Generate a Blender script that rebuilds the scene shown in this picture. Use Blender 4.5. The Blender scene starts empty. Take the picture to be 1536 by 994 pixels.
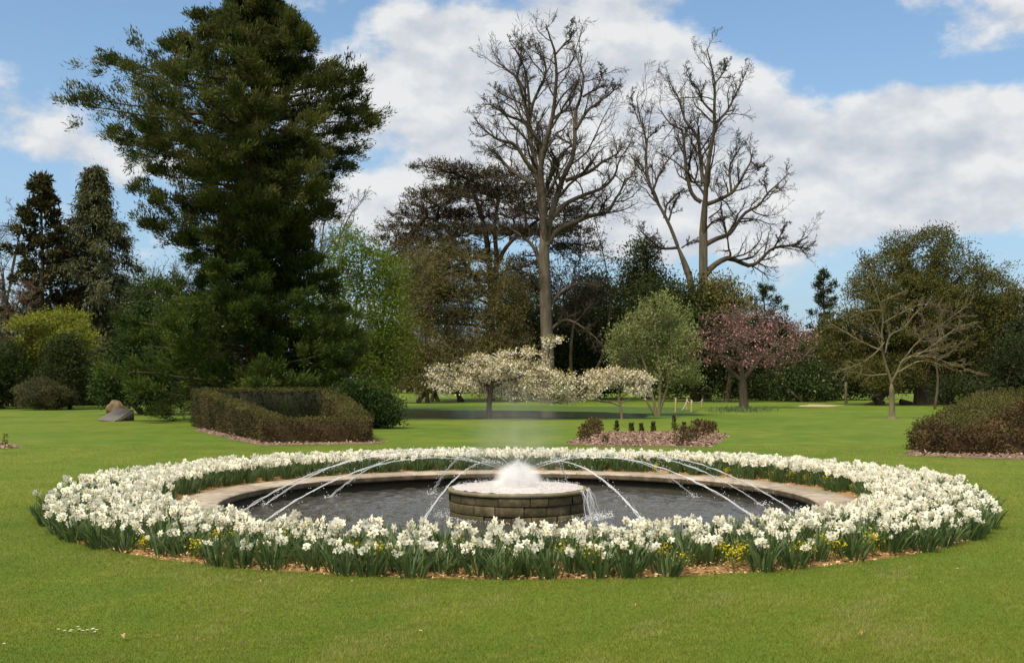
import bpy, math
import numpy as np

# ------------------------------------------------------------------ camera, sky, sun, exposure
SC = bpy.context.scene
COL = SC.collection
F, CX, HY, EYE = 1617.0, 768.0, 572.0, 1.6        # focal length and horizon in photo pixels, eye height


def P(px, py, d):
    """world point seen at photo pixel (px, py) at distance d along the view axis"""
    return np.array([(px - CX) / F * d, d, EYE - (py - HY) / F * d])


def GD(py):
    return EYE * F / (py - HY)


def G(px, py):
    return P(px, py, GD(py))


cam_d = bpy.data.cameras.new('camera')
cam = bpy.data.objects.new('camera', cam_d)
COL.objects.link(cam)
cam.location = (0, 0, EYE)
cam.rotation_euler = (math.pi / 2, 0, 0)
cam_d.sensor_width = 36
cam_d.lens = 36 * F / 1536
cam_d.shift_y = 75 / 1536
cam_d.clip_end = 5000
SC.camera = cam

SUN_EL, SUN_AZ = math.radians(56), math.radians(-148)     # azimuth from +Y, clockwise: left and a little behind the camera
SC.view_settings.view_transform = 'Standard'
SC.view_settings.look = 'None'
SC.view_settings.gamma = 1
SC.view_settings.use_curve_mapping = False
SC.view_settings.exposure = 1.5

W = bpy.data.worlds.new('World')
SC.world = W
W.use_nodes = True


class NT:
    def __init__(s, tree):
        s.t = tree
        tree.nodes.clear()

    def n(s, kind, **kw):
        nd = s.t.nodes.new(kind)
        for k, v in kw.items():
            if k.startswith('i_'):
                key = k[2:]
                key = int(key) if key.isdigit() else key
                s.put(nd.inputs[key], v)
            else:
                setattr(nd, k, v)
        return nd

    def put(s, sock, v):
        if isinstance(v, bpy.types.NodeSocket):
            s.t.links.new(v, sock)
        else:
            sock.default_value = v

    def m(s, op, a, b=None, c=None, clamp=False):
        nd = s.t.nodes.new('ShaderNodeMath')
        nd.operation = op
        nd.use_clamp = clamp
        for i, v in enumerate((a, b, c)):
            if v is not None:
                s.put(nd.inputs[i], v)
        return nd.outputs[0]

    def vm(s, op, a, b=None):
        nd = s.t.nodes.new('ShaderNodeVectorMath')
        nd.operation = op
        s.put(nd.inputs[0], a)
        if b is not None:
            s.put(nd.inputs[1], b)
        return nd.outputs['Value'] if op in ('DOT_PRODUCT', 'LENGTH') else nd.outputs[0]

    def mix(s, f, a, b, blend='MIX'):
        nd = s.t.nodes.new('ShaderNodeMix')
        nd.data_type = 'RGBA'
        nd.blend_type = blend
        s.put(nd.inputs['Factor'], f)
        s.put(nd.inputs[6], a)
        s.put(nd.inputs[7], b)
        return nd.outputs[2]

    def ramp(s, f, stops):
        nd = s.t.nodes.new('ShaderNodeValToRGB')
        el = nd.color_ramp.elements
        while len(el) < len(stops):
            el.new(0.5)
        for e, (p, c) in zip(el, stops):
            e.position = p
            e.color = (*c, 1)
        s.put(nd.inputs[0], f)
        return nd.outputs[0]

    def noise(s, vec, scale, detail=4, rough=0.55, out=0):
        nd = s.t.nodes.new('ShaderNodeTexNoise')
        if vec is not None:
            s.put(nd.inputs['Vector'], vec)
        nd.inputs['Scale'].default_value = scale
        nd.inputs['Detail'].default_value = detail
        nd.inputs['Roughness'].default_value = rough
        return nd.outputs[out]


def build_sky():
    t = NT(W.node_tree)
    sky = t.n('ShaderNodeTexSky', sky_type='NISHITA', sun_disc=False, sun_elevation=SUN_EL, sun_rotation=SUN_AZ,
              altitude=50, air_density=1.0, dust_density=0.6, ozone_density=2.0)
    co = t.n('ShaderNodeTexCoord').outputs['Generated']
    sep = t.n('ShaderNodeSeparateXYZ', i_0=co)
    x, y, z = sep.outputs
    az = t.m('ARCTAN2', x, y)
    el = t.m('ARCSINE', z)
    ae = t.n('ShaderNodeCombineXYZ', i_0=az, i_1=el).outputs[0]
    # cloud noise lives on direction, squeezed a little in height
    def fbm(off, scale, detail, rough):
        v = t.vm('ADD', ae, off)
        v = t.vm('MULTIPLY', v, (1.0, 1.55, 1.0))
        return t.noise(v, scale, detail, rough)
    n1 = fbm((0.31, 0.17, 0), 8.5, 9, 0.58)
    n1b = fbm((0.31 - 0.010, 0.17 + 0.018, 0), 8.5, 6, 0.55)
    n2 = fbm((1.3, 0.7, 0.4), 3.0, 3, 0.5)
    # where the cloud banks stand: photo pixel centre, half sizes, weight
    banks = [(620, 130, 170, 66, .8), (800, 120, 190, 90, .75), (985, 120, 125, 72, .8), (700, 250, 240, 110, .5),
             (1120, 270, 180, 110, .7), (1430, 190, 160, 56, .7), (1330, 275, 250, 66, .6), (1500, 25, 95, 48, .5), (1440, 105, 120, 14, -.4),
             (110, 220, 130, 60, .42), (540, 15, 80, 26, .4), (940, 5, 90, 28, .42), (620, 320, 170, 40, .35),
             (1450, 300, 160, 30, .45), (1010, 370, 200, 45, .35), (700, 25, 60, 24, .25),
             (1250, 110, 110, 60, -.55), (1180, 30, 190, 40, -.4), (200, 60, 220, 80, -.5), (605, 172, 60, 34, -.35), (680, 5, 110, 22, -.3), (1330, 70, 120, 40, -.3), (1080, 420, 500, 40, -.3), (640, 420, 300, 60, -.2), (700, 215, 120, 14, -.2), (1240, 215, 40, 60, -.3), (80, 330, 200, 40, -.2),
             (1480, 248, 40, 12, -.25)]
    acc = None
    for px, py, sx, sy, w in banks:
        a0 = math.atan2(px - CX, F)
        e0 = math.atan((HY - py) / F * math.cos(a0))
        dv = t.vm('SUBTRACT', ae, (a0, e0, 0))
        dv = t.vm('MULTIPLY', dv, (F / sx, F / sy, 0))
        q = t.vm('DOT_PRODUCT', dv, dv)
        g = t.m('MULTIPLY', t.m('POWER', math.e, t.m('MULTIPLY', q, -0.75)), w)
        acc = g if acc is None else t.m('ADD', acc, g)
    # elsewhere in the sky (behind the camera, overhead): broken cloud
    dv = t.vm('MULTIPLY', t.vm('SUBTRACT', ae, (0, .17, 0)), (1 / .75, 1 / .36, 0))
    out_w = t.m('SUBTRACT', 1.0, t.m('POWER', math.e, t.m('MULTIPLY', t.vm('DOT_PRODUCT', dv, dv), -1.0)))
    acc = t.m('ADD', acc, t.m('MULTIPLY', out_w, 0.72))
    dens = t.m('ADD', acc, t.m('MULTIPLY', t.m('SUBTRACT', n1, 0.5), 3.0))
    dens = t.m('ADD', dens, t.m('MULTIPLY', t.m('SUBTRACT', n2, 0.5), 0.5))
    mr = t.n('ShaderNodeMapRange', interpolation_type='SMOOTHSTEP')
    t.put(mr.inputs[0], dens)
    mr.inputs[1].default_value, mr.inputs[2].default_value = 0.14, 0.66
    cover = mr.outputs[0]
    # relief: lit upper left edges, greyer undersides
    rel = t.m('MULTIPLY', t.m('SUBTRACT', n1, n1b), 2.9)
    thick = t.m('MULTIPLY', t.m('SUBTRACT', dens, 0.5), -0.12)
    lum = t.m('ADD', t.m('ADD', rel, thick), 0.66, clamp=True)
    cloud = t.ramp(lum, [(0.15, (0.56, 0.61, 0.69)), (0.5, (0.71, 0.735, 0.775)), (0.85, (0.90, 0.90, 0.89))])
    blue = t.mix(1.0, sky.outputs[0], (0.76, 0.92, 0.96, 1), 'MULTIPLY')
    # cloud radiance is written relative to the sky texture's own scale
    cl = t.mix(1.0, cloud, (5.6, 5.6, 5.6, 1), 'MULTIPLY')
    hz = t.m('MULTIPLY', t.m('POWER', math.e, t.m('MULTIPLY', t.m('ABSOLUTE', el), -5.0)), 1.0, clamp=True)
    blue = t.mix(hz, blue, (2.35, 3.0, 3.85, 1))
    c = t.mix(t.m('MULTIPLY', cover, 0.94), blue, cl)
    bg = t.n('ShaderNodeBackground', i_0=c)
    bg.inputs[1].default_value = 0.06
    o = t.n('ShaderNodeOutputWorld')
    t.t.links.new(bg.outputs[0], o.inputs[0])


build_sky()
sun_d = bpy.data.lights.new('sun', 'SUN')
sun_d.energy = 2.0
sun_d.angle = math.radians(24)
sun_d.color = (1.0, 0.90, 0.74)
sun = bpy.data.objects.new('sun', sun_d)
COL.objects.link(sun)
sun.location = (-20, -10, 40)
sun.rotation_euler = (math.pi / 2 - SUN_EL, 0, math.pi - SUN_AZ)

SC.cycles.use_denoising = True
SC.cycles.max_bounces = 6
SC.cycles.diffuse_bounces = 3
SC.cycles.glossy_bounces = 3
SC.cycles.transmission_bounces = 4
SC.cycles.volume_bounces = 3
SC.cycles.caustics_reflective = False
SC.cycles.caustics_refractive = False

rng = np.random.default_rng(11)


# ------------------------------------------------------------------ mesh helpers
def nrm(v):
    v = np.asarray(v, float)
    return v / np.maximum(np.linalg.norm(v, axis=-1, keepdims=True), 1e-9)


class MB:
    """collects numpy geometry and links it as ONE mesh object"""
    def __init__(s):
        s.V, s.L, s.S, s.M, s.R, s.n = [], [], [], [], [], 0

    def add(s, V, Fc, mi=0, rnd=None):
        V = np.asarray(V, float).reshape(-1, 3)
        Fc = np.asarray(Fc, int)
        s.V.append(V)
        s.L.append((Fc + s.n).ravel())
        s.S.append(np.full(len(Fc), Fc.shape[1]))
        s.M.append(np.full(len(Fc), mi))
        s.R.append(np.full(len(V), 0.5) if rnd is None else np.broadcast_to(rnd, len(V)))
        s.n += len(V)
        return s

    def mesh(s, name, mats, smooth=False):
        V = np.concatenate(s.V)
        L = np.concatenate(s.L)
        S = np.concatenate(s.S)
        me = bpy.data.meshes.new(name)
        me.vertices.add(len(V))
        me.vertices.foreach_set('co', V.astype(np.float32).ravel())
        me.loops.add(len(L))
        me.loops.foreach_set('vertex_index', L.astype(np.int32))
        me.polygons.add(len(S))
        st = np.zeros(len(S), np.int32)
        st[1:] = np.cumsum(S)[:-1]
        me.polygons.foreach_set('loop_start', st)
        for m in (mats if isinstance(mats, (list, tuple)) else [mats]):
            me.materials.append(m)
        me.polygons.foreach_set('material_index', np.concatenate(s.M).astype(np.int32))
        if smooth:
            me.polygons.foreach_set('use_smooth', np.ones(len(S), bool))
        a = me.attributes.new('rnd', 'FLOAT', 'POINT')
        a.data.foreach_set('value', np.concatenate(s.R).astype(np.float32))
        me.update(calc_edges=True)
        return me

    def build(s, name, mats, parent=None, smooth=False):
        o = bpy.data.objects.new(name, s.mesh(name, mats, smooth))
        COL.objects.link(o)
        if parent is not None:
            o.parent = parent
            o.matrix_parent_inverse = parent.matrix_basis.inverted()
        return o


def thing(name, label, cat, loc=(0, 0, 0), group=None, rz=0):
    o = bpy.data.objects.new(name, None)
    o.empty_display_size = 0.2
    o.location = loc
    o.rotation_euler = (0, 0, rz)
    COL.objects.link(o)
    o['label'], o['category'] = label, cat
    if group:
        o['group'] = group
    return o


def tag(o, label=None, cat=None, group=None, kind=None):
    for k, v in (('label', label), ('category', cat), ('group', group), ('kind', kind)):
        if v:
            o[k] = v
    return o


def quads_grid(n, m, wrap=False):
    """faces of an n x m vertex grid (row major); wrap closes the second axis"""
    i = np.arange(n - 1)[:, None]
    j = np.arange(m if wrap else m - 1)[None, :]
    j2 = (j + 1) % m
    return np.stack([i * m + j, i * m + j2, (i + 1) * m + j2, (i + 1) * m + j], -1).reshape(-1, 4)


def tubes(mb, PT, RD, sides, mi=0, seed=0):
    PT, RD = np.asarray(PT, float), np.asarray(RD, float)
    N, n, _ = PT.shape
    if N == 0:
        return
    T = np.gradient(PT, axis=1)
    T = nrm(T)
    ref = nrm(np.cross(T[:, 0], np.random.default_rng(seed).normal(size=(N, 3))))
    u = ref[:, None] - T * (T * ref[:, None]).sum(-1, keepdims=True)
    u = nrm(u)
    v = np.cross(T, u)
    a = np.arange(sides) * 2 * math.pi / sides
    ring = PT[:, :, None] + RD[:, :, None, None] * (u[:, :, None] * np.cos(a)[None, None, :, None] + v[:, :, None] * np.sin(a)[None, None, :, None])
    f = quads_grid(n, sides, True)
    FF = (f[None] + (np.arange(N) * n * sides)[:, None, None]).reshape(-1, 4)
    r = np.repeat(np.random.default_rng(seed + 1).random(N), n * sides)
    mb.add(ring.reshape(-1, 3), FF, mi, r)


def resample(pts, rad, n):
    pts, rad = np.asarray(pts, float), np.asarray(rad, float)
    # smooth the hand-set points with a Catmull-Rom pass first
    q = np.vstack([2 * pts[0] - pts[1], pts, 2 * pts[-1] - pts[-2]])
    out = []
    for i in range(1, len(q) - 2):
        for t in np.linspace(0, 1, 6, endpoint=False):
            a, b, c, d = q[i - 1], q[i], q[i + 1], q[i + 2]
            out.append(.5 * (2 * b + (c - a) * t + (2 * a - 5 * b + 4 * c - d) * t * t + (3 * b - a - 3 * c + d) * t ** 3))
    out.append(pts[-1])
    out = np.array(out)
    s0 = np.r_[0, np.cumsum(np.linalg.norm(np.diff(pts, axis=0), axis=1))]
    s = np.r_[0, np.cumsum(np.linalg.norm(np.diff(out, axis=0), axis=1))]
    g = np.linspace(0, s[-1], n)
    P2 = np.stack([np.interp(g, s, out[:, k]) for k in range(3)], -1)
    R2 = np.interp(np.linspace(0, 1, n), s0 / s0[-1], rad)
    return P2, R2


def grow(par, prad, k, ang, lr, npts, wig, up, rr=0.6, t0=0.2, t1=1.0, rmin=0.004, lmax=9e9, lmin=0.0, flat=1.0):
    """children for every parent polyline: k each, at a spread of angles, wandering and bending upward"""
    N, n, _ = par.shape
    if N == 0:
        return np.zeros((0, npts, 3)), np.zeros((0, npts))
    L = np.linalg.norm(np.diff(par, axis=1), axis=2).sum(1)
    t = t0 + (t1 - t0) * ((np.arange(k)[None] + rng.random((N, k))) / k)
    x = t * (n - 1) * 0.9999
    i = x.astype(int)
    fr = (x - i)[..., None]
    I = np.arange(N)[:, None]
    pos = par[I, i] * (1 - fr) + par[I, i + 1] * fr
    tan = nrm(par[I, i + 1] - par[I, i])
    r = prad[I, i] * (1 - fr[..., 0]) + prad[I, i + 1] * fr[..., 0]
    pos, tan, r, t = pos.reshape(-1, 3), tan.reshape(-1, 3), r.ravel(), t.ravel()
    M = len(pos)
    rv = rng.normal(size=(M, 3))
    rv[:, 2] *= flat
    perp = nrm(rv - tan * (rv * tan).sum(1, keepdims=True))
    a = ang * (1 + 0.3 * rng.normal(size=(M, 1)))
    d = nrm(np.cos(a) * tan + np.sin(a) * perp)
    ln = np.clip(np.repeat(L, k) * lr * (1 - 0.5 * t) * rng.uniform(0.55, 1.25, M), lmin, lmax)
    seg = (ln / (npts - 1))[:, None]
    pts = [pos]
    for _ in range(npts - 1):
        d = nrm(d + wig * rng.normal(size=(M, 3)) + np.array([0, 0, up]))
        pts.append(pts[-1] + d * seg)
    pts = np.stack(pts, 1)
    rad = np.maximum((r * rr)[:, None] * np.linspace(1, 0.3, npts)[None], rmin)
    return pts, rad


def leaves(mb, pos, D, N, L, Wd, mi=0, rnd=None):
    """one diamond-shaped face per leaf or sprig"""
    pos = np.asarray(pos, float)
    n = len(pos)
    D = nrm(D)
    S = nrm(np.cross(D, N))
    L = np.broadcast_to(L, n)[:, None]
    Wd = np.broadcast_to(Wd, n)[:, None]
    V = np.stack([pos, pos + D * L * .45 + S * Wd * .5, pos + D * L, pos + D * L * .45 - S * Wd * .5], 1)
    if rnd is None:
        rnd = rng.random(n)
    mb.add(V.reshape(-1, 3), np.arange(4 * n).reshape(-1, 4), mi, np.repeat(rnd, 4))


def rdir(n):
    return nrm(rng.normal(size=(n, 3)))


def octa(mb, pos, rad, mi=0, rnd=None):
    o = np.array([[1, 0, 0], [-1, 0, 0], [0, 1, 0], [0, -1, 0], [0, 0, 1], [0, 0, -1]], float)
    f = np.array([[0, 2, 4], [2, 1, 4], [1, 3, 4], [3, 0, 4], [2, 0, 5], [1, 2, 5], [3, 1, 5], [0, 3, 5]])
    V = pos[:, None] + o[None] * np.asarray(rad).reshape(-1, 1, 1)
    FF = (f[None] + (np.arange(len(pos)) * 6)[:, None, None]).reshape(-1, 3)
    mb.add(V.reshape(-1, 3), FF, mi, None if rnd is None else np.repeat(rnd, 6))


# ------------------------------------------------------------------ materials
def mat(name):
    m = bpy.data.materials.new(name)
    m.use_nodes = True
    return m, NT(m.node_tree)


def finish(t, shader):
    o = t.n('ShaderNodeOutputMaterial')
    t.t.links.new(shader, o.inputs[0])


def principled(t, color, rough=0.7, spec=0.3, normal=None, **kw):
    b = t.n('ShaderNodeBsdfPrincipled')
    t.put(b.inputs['Base Color'], color if isinstance(color, bpy.types.NodeSocket) else (*color, 1))
    t.put(b.inputs['Roughness'], rough)
    t.put(b.inputs['Specular IOR Level'], spec)
    if normal is not None:
        t.put(b.inputs['Normal'], normal)
    return b.outputs[0]


def leafmat(name, stops, trans=0.3, rough=0.7, spec=0.1):
    m, t = mat(name)
    a = t.n('ShaderNodeAttribute', attribute_name='rnd').outputs['Fac']
    c = t.ramp(a, [(i / max(1, len(stops) - 1), s) for i, s in enumerate(stops)])
    p = principled(t, c, rough, spec)
    tr = t.n('ShaderNodeBsdfTranslucent')
    t.put(tr.inputs[0], c)
    mx = t.n('ShaderNodeMixShader')
    mx.inputs[0].default_value = trans
    t.t.links.new(p, mx.inputs[1])
    t.t.links.new(tr.outputs[0], mx.inputs[2])
    finish(t, mx.outputs[0])
    return m


def noisemat(name, stops, scale, rough=0.85, spec=0.2, bump=0.4, detail=6, stretch=(1, 1, 1), bscale=None, bdist=0.02):
    m, t = mat(name)
    co = t.n('ShaderNodeTexCoord').outputs['Object']
    v = t.vm('MULTIPLY', co, stretch)
    n = t.noise(v, scale, detail, 0.6)
    c = t.ramp(n, [(0.28 + 0.44 * i / max(1, len(stops) - 1), s) for i, s in enumerate(stops)])
    b = t.n('ShaderNodeBump')
    b.inputs['Strength'].default_value = bump
    b.inputs['Distance'].default_value = bdist
    t.put(b.inputs['Height'], t.noise(v, bscale or scale * 2.3, 5, 0.65))
    finish(t, principled(t, c, rough, spec, b.outputs[0]))
    return m


BARK_GREY = noisemat('bark_grey', [(.045, .036, .026), (.09, .075, .054), (.14, .12, .088)], 3.0, stretch=(1, 1, .25), bump=.8, bdist=.05)
BARK_DARK = noisemat('bark_dark', [(.035, .026, .018), (.075, .058, .04), (.11, .085, .06)], 3.0, stretch=(1, 1, .3), bump=.8, bdist=.04)
BARK_RED = noisemat('bark_red', [(.06, .028, .016), (.12, .06, .035)], 3.0, stretch=(1, 1, .2), bump=.8, bdist=.05)
BARK_PALE = noisemat('bark_pale', [(.08, .065, .038), (.14, .12, .07), (.19, .17, .105)], 6.0, stretch=(1, 1, .3), bump=.5)
LIMB = noisemat('limb_bark', [(.032, .025, .017), (.066, .053, .038), (.10, .081, .058)], 3.0, bump=.5, bdist=.04)
TWIG = noisemat('twig_brown', [(.035, .027, .02), (.065, .05, .037)], 2.0, bump=0)
TWIG_OLIVE = noisemat('twig_olive', [(.085, .07, .032), (.145, .125, .058)], 2.0, bump=0)
TWIG_MAUVE = noisemat('twig_mauve', [(.09, .06, .05), (.16, .11, .09)], 2.0, bump=0)
REDWOOD = leafmat('redwood_needles', [(.030, .040, .011), (.058, .074, .018), (.096, .110, .03), (.138, .135, .046)], .3)
REDWOOD_LOW = leafmat('redwood_lower_needles', [(.024, .042, .010), (.046, .074, .015), (.076, .108, .022), (.12, .145, .03)], .3)
YEW = leafmat('yew_needles', [(.014, .022, .008), (.026, .038, .012), (.042, .055, .016)], .12)
YEW_MID = leafmat('yew_mid_needles', [(.022, .032, .010), (.038, .052, .014), (.055, .068, .02)], .15)
HOLM = leafmat('holm_leaves', [(.035, .042, .012), (.062, .068, .017), (.09, .09, .024), (.12, .11, .032)], .15)
CEDAR = leafmat('cedar_needles', [(.038, .033, .018), (.064, .055, .029), (.092, .078, .043)], .12)
CEDAR_BLUE = leafmat('blue_cedar_needles', [(.018, .028, .016), (.034, .046, .027), (.048, .062, .038)], .15)
BRONZE = leafmat('bronze_needles', [(.03, .026, .012), (.056, .05, .019), (.07, .075, .026)], .15)
CYPRESS = leafmat('cypress_sprays', [(.035, .042, .018), (.062, .072, .03), (.10, .105, .05), (.135, .13, .07)], .2)
BRIGHT = leafmat('young_leaves', [(.08, .12, .014), (.13, .185, .022), (.185, .245, .036)], .45)
LIME = leafmat('lime_leaves', [(.11, .135, .016), (.18, .205, .024), (.27, .29, .04)], .4)
SAGE = leafmat('pale_green_leaves', [(.13, .165, .05), (.21, .25, .085), (.30, .33, .14)], .4)
OLIVE = leafmat('olive_budding_leaves', [(.10, .09, .028), (.15, .14, .04), (.20, .18, .06)], .35)
WOODMASS = leafmat('far_wood_leaves', [(.03, .03, .012), (.05, .05, .018), (.07, .065, .028)], .2)
LAUREL = leafmat('shrub_leaves', [(.02, .035, .01), (.035, .06, .015), (.06, .09, .022)], .2)
BUSH = leafmat('clipped_bush_leaves', [(.04, .045, .02), (.075, .08, .032), (.12, .115, .055)], .2)
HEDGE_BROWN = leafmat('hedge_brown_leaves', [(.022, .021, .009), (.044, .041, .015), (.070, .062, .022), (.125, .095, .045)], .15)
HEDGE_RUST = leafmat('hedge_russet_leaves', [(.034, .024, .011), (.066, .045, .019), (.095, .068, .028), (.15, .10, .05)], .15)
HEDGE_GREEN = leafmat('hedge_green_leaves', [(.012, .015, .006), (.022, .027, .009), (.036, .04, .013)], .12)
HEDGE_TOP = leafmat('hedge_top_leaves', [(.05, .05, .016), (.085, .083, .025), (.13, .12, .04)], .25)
BLOSSOM_W = leafmat('white_blossom', [(.66, .60, .44), (.76, .71, .58), (.83, .79, .70)], .35)
BLOSSOM_LEAF = leafmat('bronze_cherry_leaves', [(.20, .15, .04), (.30, .25, .07), (.34, .31, .10)], .4)
BLOSSOM_P = leafmat('pink_blossom', [(.36, .14, .16), (.52, .24, .27), (.68, .40, .43)], .3)
DAFF_LEAF = leafmat('daffodil_leaves', [(.052, .09, .032), (.085, .135, .046), (.13, .18, .06)], .35, .5, .3)
PETAL = leafmat('daffodil_petals', [(.82, .78, .60), (.85, .83, .70), (.87, .86, .77)], .3, .6, .1)
CUP = leafmat('daffodil_cup', [(.80, .74, .46), (.82, .78, .56)], .3)
STEM = leafmat('daffodil_stem', [(.06, .12, .035), (.09, .16, .05)], .2)
SPATHE = leafmat('papery_spathe', [(.35, .25, .12), (.42, .33, .18)], .3)
YELLOW = leafmat('yellow_flowers', [(.55, .42, .01), (.70, .56, .02), (.62, .58, .05)], .3)
YELLOW_LEAF = leafmat('yellow_plant_leaves', [(.09, .12, .02), (.16, .19, .03), (.24, .26, .04)], .3)
GRASS_BLADE = leafmat('grass_blades', [(.140, .190, .026), (.200, .248, .038), (.262, .298, .056), (.33, .33, .105)], .5, .6, .12)
CHIP = leafmat('bark_chips', [(.20, .10, .035), (.38, .23, .09), (.52, .34, .15), (.62, .46, .26)], 0.0, .8, .2)
CHIP_PINK = leafmat('old_bark_chips', [(.13, .08, .055), (.24, .16, .115), (.36, .26, .2)], 0.0, .8, .2)
DRYLEAF = leafmat('fallen_leaf', [(.34, .17, .08), (.5, .33, .22)], .2)
DAISY = leafmat('daisy_petals', [(.8, .8, .76), (.82, .82, .8)], .2)


def lawn_material():
    m, t = mat('mown_lawn')
    co = t.n('ShaderNodeTexCoord').outputs['Object']
    big = t.noise(co, 0.16, 4, 0.6)
    mid = t.noise(t.vm('MULTIPLY', co, (1.0, .7, 1)), 1.3, 5, 0.65)
    fine = t.noise(co, 38, 4, 0.7)
    c = t.ramp(t.m('ADD', t.m('MULTIPLY', big, .5), t.m('MULTIPLY', mid, .5)),
               [(0.38, (.070, .124, .010)), (0.5, (.108, .155, .016)), (0.62, (.155, .182, .024))])
    f = t.m('MULTIPLY', t.m('SUBTRACT', fine, .5), 1.3)
    c = t.mix(t.m('ADD', f, .35, clamp=True), c, t.mix(1, c, (.62, .72, .6, 1), 'MULTIPLY'))
    b = t.n('ShaderNodeBump')
    b.inputs['Strength'].default_value = .5
    b.inputs['Distance'].default_value = .03
    t.put(b.inputs['Height'], t.m('ADD', t.noise(co, 55, 5, .7), t.m('MULTIPLY', t.noise(co, 6, 4, .6), .8)))
    finish(t, principled(t, c, .85, .15, b.outputs[0]))
    return m


def water_material(name, deep, scale, strength, rough=0.04, dist=.05):
    m, t = mat(name)
    co = t.n('ShaderNodeTexCoord').outputs['Object']
    w = t.noise(t.vm('MULTIPLY', co, (.75, 1.25, 1)), scale, 3, .5)
    w2 = t.noise(co, scale * 2.6, 3, .55)
    b = t.n('ShaderNodeBump')
    b.inputs['Strength'].default_value = strength
    b.inputs['Distance'].default_value = dist
    t.put(b.inputs['Height'], t.m('ADD', w, t.m('MULTIPLY', w2, .35)))
    finish(t, principled(t, deep, rough, .55, b.outputs[0]))
    return m


def stone_material(name, stops, moss=None, mossamt=.5, rough=.85, scale=9.0, bdist=.012):
    m, t = mat(name)
    co = t.n('ShaderNodeTexCoord').outputs['Object']
    a = t.n('ShaderNodeAttribute', attribute_name='rnd').outputs['Fac']
    n = t.noise(co, scale, 7, .65)
    f = t.m('ADD', t.m('MULTIPLY', n, .75), t.m('MULTIPLY', a, .28))
    c = t.ramp(f, [(.3 + .45 * i / (len(stops) - 1), s) for i, s in enumerate(stops)])
    if moss:
        mr = t.n('ShaderNodeMapRange')
        t.put(mr.inputs[0], t.noise(co, 4.2, 6, .7))
        mr.inputs[1].default_value, mr.inputs[2].default_value = .5 - .12 * mossamt, .62
        c = t.mix(mr.outputs[0], c, (*moss, 1))
    b = t.n('ShaderNodeBump')
    b.inputs['Strength'].default_value = .6
    b.inputs['Distance'].default_value = bdist
    t.put(b.inputs['Height'], t.noise(co, scale * 5, 6, .7))
    finish(t, principled(t, c, rough, .3, b.outputs[0]))
    return m


LAWN = lawn_material()
POOL_WATER = water_material('pool_water', (.05, .048, .041), 9.0, .5, .05, .05)
POND_WATER = water_material('pond_water', (.024, .034, .013), 2.5, .2, .18)
KERB = stone_material('kerb_stone', [(.24, .19, .14), (.36, .30, .235), (.45, .385, .31)], (.20, .175, .13), .25, scale=6)
DAMP = stone_material('damp_kerb_stone', [(.06, .042, .028), (.12, .088, .06), (.18, .14, .10)], (.05, .045, .02), .5, rough=.5, scale=7)
WALL = stone_material('pool_wall_stone', [(.025, .02, .014), (.05, .042, .03), (.08, .068, .05)], (.03, .035, .015), .6, rough=.5)
DRUM = stone_material('drum_stone', [(.04, .031, .016), (.10, .08, .043), (.19, .155, .09)], (.055, .05, .02), .7, scale=13, bdist=.035)
COPING = stone_material('coping_stone', [(.12, .10, .06), (.18, .155, .10), (.25, .22, .15)], (.12, .12, .05), .4)
MULCH = noisemat('bark_mulch', [(.18, .095, .04), (.36, .215, .09), (.48, .31, .15)], 45, bump=1, bscale=60, bdist=.03)
MULCH_PINK = noisemat('old_bark_mulch', [(.10, .065, .045), (.19, .125, .09), (.28, .195, .15)], 14, bump=1, bscale=30, bdist=.03)
BOULDER = stone_material('boulder_stone', [(.08, .055, .03), (.15, .105, .06), (.22, .165, .10)], (.12, .10, .045), .3, scale=3)
WOOD_GREY = noisemat('weathered_boards', [(.075, .068, .06), (.14, .128, .115), (.20, .185, .165)], 6, stretch=(1, 6, 6), bump=.3)
WOOD_STAKE = noisemat('pale_stake_wood', [(.30, .22, .11), (.42, .33, .18)], 8, stretch=(4, 4, .5), bump=.2)
ROPE = noisemat('rope', [(.35, .32, .2), (.45, .42, .3)], 30, bump=.3)
METAL = noisemat('dark_nozzle_metal', [(.06, .055, .05), (.1, .09, .08)], 10, rough=.4, spec=.5, bump=0)
WHITE_PAINT = noisemat('white_paint', [(.74, .72, .74), (.8, .79, .8)], 8, rough=.5, bump=0)
BARE_EARTH = noisemat('bare_path_earth', [(.30, .24, .12), (.42, .35, .2)], 1.2, bump=.4)
BANK = noisemat('pond_bank_grass', [(.03, .06, .01), (.05, .09, .015), (.07, .11, .02)], 2.0, bump=.6)


def jet_material():
    m, t = mat('falling_water')
    p = t.n('ShaderNodeBsdfPrincipled')
    p.inputs['Base Color'].default_value = (.80, .83, .86, 1)
    p.inputs['Roughness'].default_value = .25
    tr = t.n('ShaderNodeBsdfTransparent')
    mx = t.n('ShaderNodeMixShader')
    a = t.n('ShaderNodeAttribute', attribute_name='rnd').outputs['Fac']
    t.put(mx.inputs[0], a)
    t.t.links.new(tr.outputs[0], mx.inputs[1])
    t.t.links.new(p.outputs[0], mx.inputs[2])
    finish(t, mx.outputs[0])
    return m


JET = jet_material()


def foam_material():
    m, t = mat('foaming_water')
    co = t.n('ShaderNodeTexCoord').outputs['Object']
    n = t.noise(co, 26, 5, .65)
    c = t.ramp(n, [(.35, (.34, .29, .26)), (.6, (.66, .60, .58))])
    b = t.n('ShaderNodeBump')
    b.inputs['Strength'].default_value = .8
    b.inputs['Distance'].default_value = .02
    t.put(b.inputs['Height'], n)
    finish(t, principled(t, c, .3, .5, b.outputs[0]))
    return m


FOAM = foam_material()


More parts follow.
